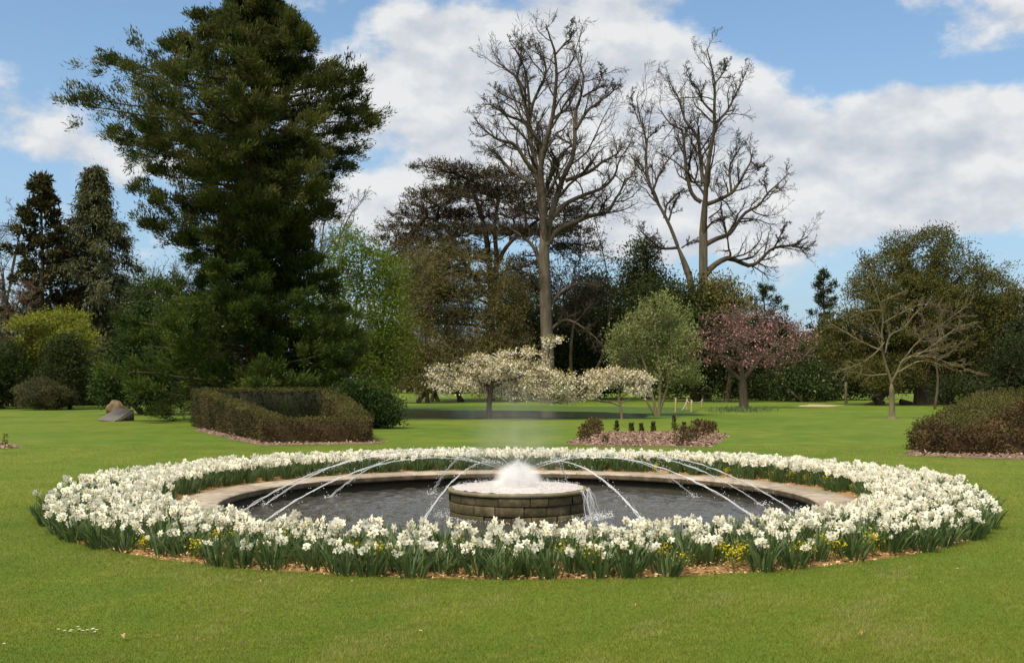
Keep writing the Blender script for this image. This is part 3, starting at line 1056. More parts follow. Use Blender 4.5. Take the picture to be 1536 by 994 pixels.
hedge_run(h2, 'side_run', G(1412, 676)[:2], P(1505, 600, 34.5)[:2], 1.3, .52, 1.2, HEDGE_RUST, HEDGE_TOP, 1100, .07, seed=5, rag=.07)
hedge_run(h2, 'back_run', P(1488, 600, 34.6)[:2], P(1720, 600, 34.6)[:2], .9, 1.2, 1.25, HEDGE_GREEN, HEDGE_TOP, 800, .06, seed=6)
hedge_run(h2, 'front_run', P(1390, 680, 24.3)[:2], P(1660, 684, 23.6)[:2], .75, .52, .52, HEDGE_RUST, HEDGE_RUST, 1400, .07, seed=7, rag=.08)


def mulch_patch(name, label, outline, seed, nchips):
    o = sheet(name, wobble(outline, .05, seed), .006, MULCH_PINK)
    tag(o, label, 'mulch', kind='structure')
    poly = np.array(outline)
    lo, hi = poly.min(0), poly.max(0)
    r_ = np.random.default_rng(seed)
    q = r_.uniform(lo, hi, (nchips * 3, 2))
    ins = np.zeros(len(q), bool)
    for i in range(len(poly)):
        a, b = poly[i], poly[(i + 1) % len(poly)]
        c = ((a[1] > q[:, 1]) != (b[1] > q[:, 1])) & (q[:, 0] < (b[0] - a[0]) * (q[:, 1] - a[1]) / (b[1] - a[1] + 1e-12) + a[0])
        ins ^= c
    q = q[ins][:nchips]
    mb = MB()
    k = len(q)
    D = r_.normal(size=(k, 3)); D[:, 2] *= .3
    leaves(mb, np.c_[q, .012 + .03 * r_.random(k)], D, r_.normal(size=(k, 3)) * .4 + [0, 0, 1], r_.uniform(.05, .12, k), r_.uniform(.03, .06, k))
    tag(mb.build('bark_chips', CHIP_PINK), 'loose bark chips lying on the ' + label.split(' under')[0].split(' at ')[0].replace('strip of ', '').replace('patch of ', ''), 'bark chips', kind='stuff')


mulch_patch('hedge_mulch', 'strip of brown bark mulch under the left hedge enclosure', [g2(288, 645), g2(345, 659), g2(395, 668), g2(556, 666), g2(580, 662), g2(520, 655), g2(420, 650), g2(310, 640)], 31, 1500)
mulch_patch('right_hedge_mulch', 'strip of red-brown bark mulch under the right hedge', [g2(1350, 682), g2(1395, 685), g2(1560, 690), g2(1700, 690), g2(1700, 676), g2(1380, 672)], 32, 1500)
mulch_patch('planting_bed_mulch', 'pinkish bark mulch at the young hedge bed', [g2(846, 667), g2(900, 669), g2(1066, 670), g2(1093, 654), g2(1060, 646), g2(985, 648), g2(890, 648)], 33, 4500)
mulch_patch('edge_mulch', 'patch of bark mulch at the left edge of the lawn', [g2(-60, 673), g2(8, 673), g2(31, 671), g2(8, 665), g2(-60, 663)], 34, 700)


# ------------------------------------------------------------------ trees and shrubs
def limb_px(spec, d, r0, r1, slope, start_off=0.0):
    """photo-traced limb -> points with a depth that drifts away from the trunk plane"""
    n = len(spec)
    pts = []
    L = 0
    for i, (px, py) in enumerate(spec):
        if i:
            L += math.hypot(px - spec[i - 1][0], py - spec[i - 1][1]) / F * d
        pts.append(P(px, py, d + start_off + slope * L))
    return np.array(pts), np.linspace(r0, r1, n)


def bare_tree(name, label, d, trunk, limbs, r_base, levels, bark, twig, seed, ground=True, group=None, twig_r=.0115, limb=None, lk=(.04, .0235)):
    """traced trunk and limbs, then three or four generations of grown twigs"""
    global rng
    limb = limb or LIMB
    rng = np.random.default_rng(seed)
    base = P(trunk[0][0], trunk[0][1], d)
    if ground:
        base[2] = 0
    t = thing(name, label, 'tree', tuple(base), group)
    mb = MB()
    tp = np.array([P(px, py, d) for px, py in trunk])
    tp[0] = base
    PT, RD = resample(tp, np.ones(len(tp)), 26)
    RD = np.interp(np.linspace(0, 1, 26), [0, .03, .09, .85, 1], [r_base * 1.5, r_base * 1.18, r_base, r_base * .8, r_base * .3])
    tubes(mb, PT[None], RD[None], 12)
    placed = [(np.array(trunk, float), np.zeros(len(trunk)), np.linspace(r_base, r_base * .5, len(trunk)))]
    LP, LR = [], []
    for li, spec in enumerate(limbs):
        s0 = np.array(spec[0], float)
        best = min(((np.hypot(*(q - s0)), o, rr) for pl, of, ra in placed for q, o, rr in zip(pl, of, ra)), key=lambda e: e[0])
        L = sum(math.hypot(b[0] - a[0], b[1] - a[1]) for a, b in zip(spec, spec[1:])) / F * d
        slope = rng.uniform(-.55, .55)
        r0 = min(best[2] * .9, lk[0] + lk[1] * L)
        pts, rad = limb_px(spec, d, r0, max(.012, r0 * .16), slope, best[1])
        acc = np.r_[0, np.cumsum([math.hypot(b[0] - a[0], b[1] - a[1]) / F * d for a, b in zip(spec, spec[1:])])] * slope + best[1]
        placed.append((np.array(spec, float), acc, rad))
        p2, r2 = resample(pts, rad, 18)
        # small crooks
        w = np.cumsum(rng.normal(size=(18, 3)) * .02 * L / 18 * 2.2, 0); w -= np.linspace(0, 1, 18)[:, None] * w[-1]
        LP.append(p2 + w); LR.append(r2)
    LP, LR = np.array(LP), np.array(LR)
    mb.build('trunk', bark, t, True)
    mb = MB()
    tubes(mb, LP, LR, 7)
    mb.build('limbs', limb, t, True)
    mb = MB()
    par, pr = LP, LR
    for (k, ang, lr, npts, wig, up, sides, t0) in levels:
        par, pr = grow(par, pr, k, ang, lr, npts, wig, up, t0=t0, rmin=twig_r, rr=.55)
        tubes(mb, par, pr, sides)
    mb.build('twigs', twig, t)
    return t


def cr(ox, oy, sc, pts):
    return [(ox + x / sc, oy + y / sc) for x, y in pts]


A = lambda *p: cr(690, 20, 3.107, p)
big_levels = [(13, .7, .42, 8, .2, .06, 4, .18), (8, .7, .52, 6, .24, .06, 3, .12), (6, .75, .66, 5, .26, .04, 3, .1)]
bare_tree('bare_tree', 'tallest bare tree with many upright limbs, directly behind the white cherry', 80,
          [(823, 603), (822, 545), (818, 450), (816, 380), (815, 335)],
          [A((398, 1090), (385, 950), (368, 800), (350, 700), (325, 590), (318, 490), (295, 390), (265, 300), (240, 270), (170, 225)),
           A((398, 1080), (395, 900), (382, 720), (400, 600), (425, 500), (440, 400), (447, 300), (440, 180), (420, 110), (400, 50)),
           A((402, 1100), (430, 940), (480, 780), (530, 680), (540, 600), (540, 480), (570, 380), (580, 300), (560, 240), (570, 190)),
           A((318, 490), (320, 400), (300, 260), (260, 180), (230, 130)),
           A((350, 740), (300, 680), (250, 610), (180, 590), (110, 540), (75, 495)),
           A((318, 510), (230, 480), (150, 430), (100, 425)),
           A((447, 190), (490, 140), (520, 110), (515, 50)),
           A((325, 500), (340, 420), (390, 310), (395, 240), (365, 190), (350, 150)),
           A((540, 540), (590, 460), (640, 420), (710, 370), (725, 330)),
           A((570, 390), (640, 350), (720, 330)), A((640, 350), (660, 290), (655, 240)),
           A((425, 960), (480, 900), (560, 860), (660, 820), (720, 760), (740, 690), (800, 600)),
           A((490, 780), (600, 740), (670, 690), (740, 650), (760, 600)),
           A((404, 1080), (450, 1010), (540, 970), (620, 940), (690, 930), (720, 870), (750, 820), (770, 770), (830, 760)),
           A((400, 840), (430, 720), (490, 640), (520, 610), (500, 560)),
           A((435, 490), (500, 440), (530, 380), (540, 330)), A((400, 800), (450, 700), (425, 640), (400, 560)),
           A((265, 300), (280, 240), (300, 180), (330, 130)), A((300, 430), (240, 400), (170, 360), (150, 340)),
           A((380, 820), (250, 740), (160, 650), (110, 600)), A((380, 690), (370, 560), (345, 470)),
           [(818, 420), (800, 370), (770, 345), (740, 335)], [(818, 470), (840, 440), (870, 425), (900, 430)], [(820, 500), (850, 480), (885, 500), (905, 520)],
           [(816, 440), (790, 410), (768, 400)]],
          .50, big_levels, BARK_GREY, TWIG, 21)
B = lambda *p: cr(930, 50, 2.487, p)
bare_tree('bare_tree', 'bare tree with sweeping right-hand limbs rising upright from dark yews', 92,
          [(1056, 602), (1056, 500), (1055, 412), (1055, 350), (1056, 300)],
          [B((312, 760), (313, 640), (318, 540), (330, 450), (350, 360), (358, 250), (355, 180), (340, 120), (325, 60)),
           B((318, 900), (345, 865), (400, 835), (440, 850), (480, 865), (520, 845), (570, 800), (640, 790), (680, 770), (700, 760)),
           B((570, 810), (600, 750), (620, 710)), B((640, 790), (690, 800), (720, 790)),
           B((316, 790), (360, 765), (410, 745), (440, 700), (470, 665), (520, 640), (550, 600), (590, 560), (630, 520)),
           B((315, 740), (345, 705), (390, 685), (430, 700)), B((318, 640), (370, 620), (420, 590), (460, 530), (490, 470), (480, 420)),
           B((415, 590), (410, 500), (440, 440), (460, 400)), B((305, 630), (270, 600), (250, 500), (240, 420), (230, 360), (190, 340), (160, 300), (140, 280)),
           B((310, 560), (295, 440), (285, 380), (240, 320), (215, 230), (190, 190), (180, 160)), B((355, 300), (310, 260), (290, 210), (260, 170), (240, 140)),
           B((352, 340), (400, 290), (430, 230), (455, 180), (475, 130)), B((353, 190), (390, 140), (405, 100)),
           B((550, 600), (540, 560), (540, 520)), B((330, 690), (380, 640), (350, 570), (360, 520)), B((250, 520), (275, 560), (290, 500), (265, 440)),
           B((490, 480), (520, 500), (540, 490))],
          .44, big_levels, BARK_GREY, TWIG, 22)
bare_tree('bare_tree', 'bare tree leaning left beside the upright one above dark yews', 93,
          [(1047, 602), (1044, 480), (1036, 424), (1027, 396), (1016, 368)],
          [B((215, 790), (175, 700), (130, 620), (100, 530), (95, 430), (90, 380), (70, 320), (60, 240), (70, 215)),
           B((165, 690), (175, 640), (215, 600), (250, 585)), B((120, 600), (150, 520), (190, 460), (220, 430)), B((95, 400), (130, 370), (165, 340)),
           B((215, 800), (150, 800), (100, 760), (60, 720)), B((230, 800), (270, 775), (295, 780)), B((180, 700), (200, 640), (230, 600)),
           B((75, 340), (50, 270), (40, 220)), B((110, 560), (80, 500), (60, 470))],
          .36, big_levels, BARK_GREY, TWIG, 23)
Y = lambda *p: cr(1180, 380, 3.823, p)
bare_tree('young_bare_tree', 'young pale-barked bare tree with wide spreading twigs on the right lawn', 46,
          [(1338, 628), (1338, 598), (1337, 575)],
          [Y((600, 740), (570, 640), (555, 580), (550, 480), (555, 350), (540, 290), (505, 190), (470, 100), (440, 20)),
           Y((600, 740), (640, 660), (665, 610), (740, 590), (850, 600), (950, 640), (1080, 675)),
           Y((660, 620), (760, 500), (850, 440), (950, 360), (1050, 290)), Y((565, 570), (590, 470), (660, 430), (720, 360), (770, 310)),
           Y((555, 400), (620, 360), (720, 310), (800, 290)), Y((555, 560), (480, 530), (400, 490), (330, 450), (250, 400)),
           Y((555, 490), (470, 430), (400, 400)), Y((560, 510), (500, 580), (420, 630), (290, 680)), Y((590, 690), (470, 700), (400, 685), (320, 680)),
           Y((680, 600), (800, 560), (930, 540), (1040, 540)), Y((740, 590), (850, 520), (960, 440), (1080, 390)), Y((540, 280), (600, 250), (690, 215)),
           Y((640, 680), (760, 620), (880, 640), (980, 680)), Y((550, 330), (460, 330), (360, 370))],
          .13, [(11, .5, .36, 6, .09, .02, 4, .2), (7, .55, .42, 5, .1, .0, 3, .15), (4, .6, .5, 3, .1, 0, 3, .2)], BARK_PALE, TWIG_OLIVE, 24, twig_r=.009, limb=BARK_PALE, lk=(.012, .013))


def conifer(name, label, cat, base, H, profL, profR, nb, rise, tip, dens, leafL, leafW, m_leaf, bark, r_trunk, seed, jit=.35, hang=0.0, zmin=.3, skirt=None, group=None, up=.35, full=.85, clump_k=7, puff=.15, tw_lr=.34, tw_max=1.9, per=5, tipbias=.8, crw=.6, zpow=1.0, coh=(.8, .65)):
    """trunk, tiers of branches cut to a left/right outline, twigs set thick with sprigs"""
    global rng
    rng = np.random.default_rng(seed)
    t = thing(name, label, cat, tuple(base), group)
    base = np.asarray(base, float)
    mb = MB()
    zz = np.linspace(0, H, 22)
    PT = base + np.stack([.12 * np.sin(zz * .5 + seed), .1 * np.cos(zz * .4), zz], -1)
    tubes(mb, PT[None], np.interp(zz, [0, .6, H], [r_trunk * 1.4, r_trunk, .03])[None], 12)
    zL, wL = zip(*profL); zR, wR = zip(*profR)
    groups = {0: [], 1: []}
    z = zmin + (H - zmin) * ((np.arange(nb) + rng.random(nb)) / nb) ** zpow
    az = (np.arange(nb) * 2.39996 + rng.normal(size=nb) * .5) % (2 * math.pi)
    BP, BRD, which = [], [], []
    for i in range(nb):
        cx, cy = math.cos(az[i]), math.sin(az[i])
        wl, wr = np.interp(z[i], zL, wL), np.interp(z[i], zR, wR)
        Lb = (wr * (.5 + .5 * cx) + wl * (.5 - .5 * cx)) * (rng.uniform(full, 1.04) if rng.random() < .72 else rng.uniform(.5, full))
        s = np.linspace(0, 1, 10)
        lift = Lb * (rise * s + (tip - rise) * s ** 2) * (1 + .3 * rng.normal())
        p = base + np.stack([cx * Lb * s, cy * Lb * s, z[i] - max(tip, 0) * Lb + lift], -1)
        p[:, 0] += .12 * sum(PT[-1]) * 0
        p += np.cumsum(rng.normal(size=(10, 3)) * .02 * Lb / 3, 0)
        p[:, 2] = np.maximum(p[:, 2], .12)
        BP.append(p); BRD.append(np.linspace(.025 + .016 * Lb, .01, 10)); which.append(0 if skirt is None or z[i] > skirt else 1)
    BP, BRD, which = np.array(BP), np.array(BRD), np.array(which)
    mb.build('trunk', bark, t, True)
    mb = MB()
    tubes(mb, BP, BRD * .8, 5)
    mb.build('limbs', BARK_DARK, t, True)
    for g in (0, 1):
        sel = which == g
        if not sel.any():
            continue
        bp, br = BP[sel], BRD[sel]
        k = dens
        tw, tr = grow(bp, br, k, .9, tw_lr, 5, .12, .03 - hang * .25, t0=.12, t1=1.0, rmin=.006, flat=.5, lmin=.35, lmax=tw_max)
        tip_t, tip_r = grow(bp, br, 4, .35, .22, 5, .12, .06 - hang * .2, t0=.8, t1=1.0, rmin=.006, flat=.5)
        tw = np.concatenate([tw, tip_t])
        N = len(tw)
        ml = MB()
        c = clump_k
        tt = rng.random((N, c)) ** tipbias
        x = tt * 3.999; i = x.astype(int); f = (x - i)[..., None]
        I = np.arange(N)[:, None]
        pos = tw[I, i] * (1 - f) + tw[I, i + 1] * f
        tan = nrm(tw[I, i + 1] - tw[I, i])
        pos, tan = pos.reshape(-1, 3), tan.reshape(-1, 3)
        crnd = np.repeat(rng.random(N), c)
        pos = np.repeat(pos, per, 0); tan = np.repeat(tan, per, 0); crnd = np.repeat(crnd, per)
        M = len(pos)
        pos = pos + rng.normal(size=(M, 3)) * puff * np.array([1, 1, .8])
        D = tan * coh[0] + rng.normal(size=(M, 3)) * coh[1] + np.array([0, 0, up - hang])
        leaves(ml, pos, D, rng.normal(size=(M, 3)) * .6 + [0, 0, 1], leafL * rng.uniform(.55, 1.3, M), leafW * rng.uniform(.6, 1.3, M), 0, np.clip(crw * crnd + (1 - crw) * rng.random(M), 0, 1))
        ml.build('crown' if g == 0 else 'lower_boughs', m_leaf[g] if isinstance(m_leaf, (list, tuple)) else m_leaf, t)
    return t


def prof_px(rows, cx, d, side):
    out = []
    for py, px in sorted(rows, key=lambda r: -r[0]):
        out.append((EYE + (HY - py) / F * d, max(.25, abs(px - cx) / F * d * .97 - (.5 if py < 350 else .1))))
    return out


RW = 44
L_ = [(-45, 378), (-20, 352), (0, 325), (30, 290), (60, 240), (90, 170), (150, 112), (175, 102), (215, 120), (240, 158), (280, 172), (300, 165), (350, 195), (362, 258), (380, 266), (430, 230), (484, 184), (560, 166), (625, 186)]
R_ = [(-45, 392), (-20, 415), (0, 440), (32, 470), (60, 488), (85, 538), (127, 562), (175, 588), (228, 585), (250, 552), (287, 566), (308, 566), (330, 520), (340, 474), (380, 484), (430, 515), (484, 540), (560, 558), (625, 574)]
conifer('giant_conifer', 'huge dark evergreen conifer with broad ragged crown behind the left hedge', 'tree', P(385, 572 + 1.6 / RW * F, RW) * [1, 1, 0], 17.7,
        prof_px(L_, 385, RW, -1), prof_px(R_, 385, RW, 1), 230, -.05, .09, 14, .19, .045, [REDWOOD, REDWOOD_LOW], BARK_RED, .62, 31, skirt=7.2, clump_k=5, per=27, puff=.12, tw_lr=.40, full=.74, up=.55, tipbias=.55, coh=(1.0, .5), crw=.8)


def hw(rows, d):
    """(py, half width px) rows -> (z, metres)"""
    return sorted([(EYE + (HY - py) / F * d, w / F * d) for py, w in rows])


def simple_conifer(name, label, px, d, rows, nb, rise, tip, dens, leafL, leafW, ml, bark, rt, seed, hang=0., **kw):
    pr = hw(rows, d)
    conifer(name, label, 'tree', (*P(px, 600, d)[:2], 0), pr[-1][0], pr, pr, nb, rise, tip, dens, leafL, leafW, ml, bark, rt, seed, hang=hang, **kw)


simple_conifer('bronze_conifer', 'bronze-brown narrow conifer left of the drooping cypress', 62, 72,
               [(268, 3), (285, 15), (315, 30), (350, 42), (420, 54), (500, 60), (590, 60)], 70, .1, .25, 9, .36, .15, BRONZE, BARK_DARK, .28, 41, clump_k=4, full=.7)
simple_conifer('drooping_cypress', 'shaggy grey-green cypress with drooping sprays left of the giant conifer', 142, 74,
               [(252, 2), (275, 12), (310, 34), (350, 56), (400, 80), (470, 104), (540, 112), (600, 112)], 130, .05, -.25, 15, .36, .08, CYPRESS, BARK_DARK, .3, 42, hang=.85, clump_k=5, full=.6, puff=.22)


def lobed(name, label, cat, d, base_px, lobes, m_leaf, leafL, leafW, n_clump, per, csize, bark, r_trunk, seed, stems=1, depth=.8, flat=.7, m2=None, m2_share=0., m2_top=False, twig=None, trunks=None, group=None, shell=.5, ntw=None, up=.25, spread=.45, tw_r=.012, base_y=None):
    """shrub or tree whose crown fills a few uneven lobes with leaf clumps hung on limbs and twigs.
    lobes: photo-pixel ellipses (cx, cy, rx, ry); each gets its own depth"""
    global rng
    rng = np.random.default_rng(seed)
    b = P(base_px, 600, d); b[2] = 0
    t = thing(name, label, cat, tuple(b), group)
    lob = []
    xs = [l[0] for l in lobes]
    span = (max(l[0] + l[2] for l in lobes) - min(l[0] - l[2] for l in lobes)) / F * d
    for i, (cx, cy, rx, ry) in enumerate(lobes):
        off = rng.uniform(-.28, .28) * span * depth if len(lobes) > 1 else 0
        c = P(cx, cy, d); c[1] += off
        c[0] *= (d + off) / d; c[2] = EYE + (c[2] - EYE) * (d + off) / d
        lob.append((c, np.array([rx / F * d, max(rx, ry) / F * d * depth, ry / F * d])))
    vol = np.array([np.prod(r) ** (2 / 3) for _, r in lob]); vol /= vol.sum()
    cl = []
    for (c, r), v in zip(lob, vol):
        k = max(3, int(n_clump * v))
        u = rdir(k)
        q = rng.random(k) ** (1 / 3) * (1 - shell) + shell * rng.uniform(.8, 1.08, k)
        bump = 1 + .16 * np.sin(u[:, :1] * 5 + seed) * np.sin(u[:, 2:] * 6 + seed * 2) + .1 * rng.normal(size=(k, 1))
        cl.append(c + u * r * (q[:, None] * bump))
    cl = np.concatenate(cl)
    cl = cl[cl[:, 2] > .1]
    # skeleton
    mb = MB()
    top = np.mean([c for c, _ in lob], 0)
    LP, LR = [], []
    if trunks:
        for spec, r0 in trunks:
            pts = np.array([P(px, py, d) for px, py in spec])
            p2, r2 = resample(pts, np.linspace(r0, r0 * .5, len(pts)), 10)
            LP.append(p2); LR.append(r2)
    else:
        for s in range(stems):
            f = b + (rng.normal(size=3) * [.25, .25, 0] * (stems > 1))
            e = b * .35 + top * .65 + rng.normal(size=3) * (.1 if stems == 1 else .22) * span * np.array([1, .6, .2])
            m_ = (f + e) / 2 + rng.normal(size=3) * .04 * span * np.array([1, 1, 0])
            p2, r2 = resample([f, m_, e], [r_trunk * 1.2, r_trunk, r_trunk * .5], 10)
            LP.append(p2); LR.append(r2)
    tubes(mb, LP, LR, 8)
    ends = np.concatenate([p[4:] for p in LP]); endr = np.concatenate([r[4:] for r in LR])
    B1, R1 = [], []
    for c, r in lob:
        for _ in range(3):
            tgt = c + rdir(1)[0] * r * .55
            j = np.argmin(np.linalg.norm(ends - tgt, axis=1) + rng.random(len(ends)) * span * .12)
            a = ends[j]
            m_ = (a + tgt) / 2 + [0, 0, .08 * np.linalg.norm(tgt - a)] + rng.normal(size=3) * .05 * np.linalg.norm(tgt - a)
            p2, r2 = resample([a, m_, tgt], [endr[j] * .7, endr[j] * .4, .02], 10)
            B1.append(p2); R1.append(r2)
    B1, R1 = np.array(B1), np.array(R1)
    tubes(mb, B1, R1, 6)
    mb.build('trunk', bark, t, True)
    # twigs to the clumps
    nodes = np.concatenate([B1[:, 3:].reshape(-1, 3)]); nr = R1[:, 3:].ravel()
    k = len(cl) if ntw is None else min(ntw, len(cl))
    sel = rng.permutation(len(cl))[:k]
    T, TR = [], []
    for j in sel:
        dd = np.linalg.norm(nodes - cl[j], axis=1)
        i = np.argmin(dd + rng.random(len(dd)) * .15 * span)
        a, e = nodes[i], cl[j]
        m_ = (a + e) / 2 + rng.normal(size=3) * .08 * dd[i] + [0, 0, .05 * dd[i]]
        s = np.linspace(0, 1, 5)[:, None]
        T.append((1 - s) ** 2 * a + 2 * s * (1 - s) * m_ + s * s * e); TR.append(np.linspace(min(nr[i], .03 + .0 * dd[i]), tw_r, 5))
    mt = MB()
    T, TR = np.array(T), np.array(TR)
    tubes(mt, T, TR, 4)
    if twig is not None:
        t2, r2 = grow(T, TR, 5, .7, .5, 4, .2, .03, t0=.3, rmin=tw_r * .8)
        tubes(mt, t2, r2, 3)
        t3, r3 = grow(t2, r2, 3, .7, .6, 3, .2, .02, t0=.3, rmin=tw_r * .7)
        tubes(mt, t3, r3, 3)
    mt.build('twigs', twig or bark, t)
    # leaves
    crnd = rng.random(len(cl))
    n = per
    pos = np.repeat(cl, n, 0); cr_ = np.repeat(crnd, n)
    M = len(pos)
    off = rng.normal(size=(M, 3)) * csize * np.array([1, 1, flat])
    pos = pos + off
    D = nrm(off + 1e-6) * spread * 1.2 + rng.normal(size=(M, 3)) * .6 + [0, 0, up]
    keep = pos[:, 2] > .03
    pos, D, cr_, off = pos[keep], D[keep], cr_[keep], off[keep]
    M = len(pos)
    rn = np.clip(.68 * cr_ + .32 * rng.random(M), 0, 1)
    LL, WW = leafL * rng.uniform(.6, 1.35, M), leafW * rng.uniform(.6, 1.3, M)
    if m2 is not None:
        pr = m2_share * np.ones(M)
        if m2_top:
            pr = np.clip(m2_share + off[:, 2] / csize / flat * .3, 0, 1)
        s2 = rng.random(M) < pr
    else:
        s2 = np.zeros(M, bool)
    mc = MB()
    leaves(mc, pos[~s2], D[~s2], rng.normal(size=((~s2).sum(), 3)), LL[~s2], WW[~s2], 0, rn[~s2])
    mc.build('crown', m_leaf, t)
    if s2.any():
        mc = MB()
        leaves(mc, pos[s2], D[s2], rng.normal(size=(s2.sum(), 3)), LL[s2] * 1.1, WW[s2], 0, rn[s2])
        mc.build('young_leaves', m2, t)
    return t


# --- left side
lobed('bare_tree', 'misty bare twiggy tree at the very left edge', 'tree', 84, 14, [(10, 400, 38, 90), (-15, 380, 30, 70), (25, 350, 22, 50)], OLIVE, .12, .05, 120, 3, .5, BARK_DARK, .2, 51, twig=TWIG, tw_r=.012)
lobed('bare_thicket', 'purplish-brown bare thicket above the dark bush at left edge', 'shrub', 68, 25, [(25, 460, 42, 40), (-5, 450, 40, 45), (45, 440, 30, 24), (15, 500, 50, 40)], BRONZE, .10, .05, 170, 4, .35, BARK_DARK, .1, 52, stems=4, twig=TWIG_MAUVE, tw_r=.010)
lobed('dark_yew', 'dark evergreen filling the gap between drooping cypress and giant conifer', 'tree', 86, 215, [(205, 490, 50, 44), (240, 520, 50, 60), (180, 470, 34, 40), (215, 560, 60, 40)], YEW_MID, .24, .09, 480, 34, .42, BARK_DARK, .25, 531)
lobed('dark_yew', 'dark evergreen behind the purplish thicket at the left edge', 'tree', 88, 30, [(20, 500, 50, 50), (60, 520, 50, 60), (-10, 470, 40, 50), (40, 560, 60, 40)], YEW_MID, .24, .09, 420, 34, .42, BARK_DARK, .25, 532)
lobed('lime_shrub', 'yellow-green young-leaved shrub behind the rounded dark bush', 'shrub', 65, 78, [(40, 487, 30, 14), (95, 478, 38, 16), (75, 512, 40, 26), (128, 545, 26, 14), (112, 508, 32, 20), (60, 545, 30, 30)], LIME, .17, .09, 330, 34, .24, BARK_DARK, .08, 53, stems=4, flat=.55)
lobed('rounded_yew', 'rounded dark green bush in front of the yellow-green shrub', 'shrub', 62, 104, [(103, 545, 40, 42), (104, 572, 44, 34), (98, 522, 26, 24)], YEW_MID, .13, .06, 430, 45, .2, BARK_DARK, .1, 54)
lobed('dark_bush', 'dark green bush at the left edge of the lawn', 'shrub', 63, 5, [(0, 555, 48, 46), (20, 580, 34, 30), (-30, 570, 40, 40)], LAUREL, .14, .07, 500, 45, .22, BARK_DARK, .1, 55)
lobed('clipped_bush', 'low rounded grey-green clipped bush on the left lawn', 'shrub', 61, 70, [(70, 592, 41, 21)], BUSH, .10, .035, 420, 60, .13, BARK_DARK, .08, 56, shell=.8, depth=.9)
lobed('laurel', 'dark leafy shrub filling between the drooping cypress and giant conifer', 'shrub', 52, 225, [(225, 520, 48, 55), (195, 565, 38, 40), (235, 455, 34, 38), (250, 580, 40, 35), (170, 580, 26, 26)], LAUREL, .15, .08, 560, 50, .27, BARK_DARK, .12, 57, stems=3)
lobed('bare_tree', 'hazy distant bare tree seen left of the giant conifer trunk', 'tree', 130, 255, [(250, 430, 45, 40), (290, 440, 40, 40), (215, 440, 30, 45)], OLIVE, .25, .12, 140, 3, .7, BARK_DARK, .25, 58, twig=TWIG, tw_r=.02)
bare_tree('bare_tree', 'slim bare multi-stemmed tree between giant conifer and bright green tree', 76, [(470, 602), (470, 520), (470, 450)],
          [[(470, 450), (463, 380), (455, 320), (440, 285)], [(470, 450), (480, 380), (487, 330), (500, 290)], [(470, 440), (500, 380), (520, 330), (545, 300)],
           [(472, 430), (470, 360), (472, 310)], [(480, 390), (510, 350), (530, 345)]], .22, big_levels[:2] + [(3, .8, .5, 3, .2, 0, 3, .2)], BARK_GREY, TWIG, 59)
lobed('shrub', 'dark green shrub beside the right end of the left hedge', 'shrub', 37, 558, [(560, 610, 34, 26), (535, 598, 26, 24), (580, 622, 18, 14), (545, 625, 30, 14)], LAUREL, .11, .045, 420, 55, .17, BARK_DARK, .06, 60, stems=3)
lobed('bright_green_tree', 'fresh bright green leafing tree right of the giant conifer', 'tree', 58, 545, [(525, 372, 34, 32), (555, 410, 36, 44), (505, 430, 40, 50), (575, 470, 34, 56), (535, 500, 50, 50), (490, 510, 34, 60), (585, 425, 22, 44), (572, 545, 36, 44), (530, 560, 50, 40), (600, 520, 16, 50)],
      BRIGHT, .16, .08, 1350, 20, .36, BARK_DARK, .2, 61, stems=3, twig=TWIG_OLIVE, ntw=260, shell=.35)

# --- middle distance
for i, (px, d, lobes_, lab) in enumerate([
        (628, 80, [(625, 430, 36, 60), (615, 500, 36, 60), (645, 540, 40, 45), (620, 560, 40, 35)], 'olive twiggy tree right beside the bright green tree'),
        (690, 84, [(690, 410, 56, 50), (715, 480, 46, 55), (670, 480, 50, 60), (670, 540, 50, 50), (720, 550, 44, 45)], 'olive budding tree in front of the cedar trunk'),
        (775, 86, [(765, 440, 30, 50), (750, 500, 40, 60), (745, 560, 40, 40)], 'olive budding tree right of the cedar trunk'),
        (655, 86, [(640, 400, 50, 40), (665, 450, 44, 60), (630, 470, 40, 60), (640, 520, 44, 60)], 'tall thin budding tree among the cedar boughs')]):
    lobed('budding_tree', lab, 'tree', d, px, lobes_, OLIVE, .18, .07, 560, 17, .5, BARK_DARK, .15, 620 + i, stems=2, twig=TWIG_OLIVE, tw_r=.014, shell=.3, group='budding trees behind the pond')


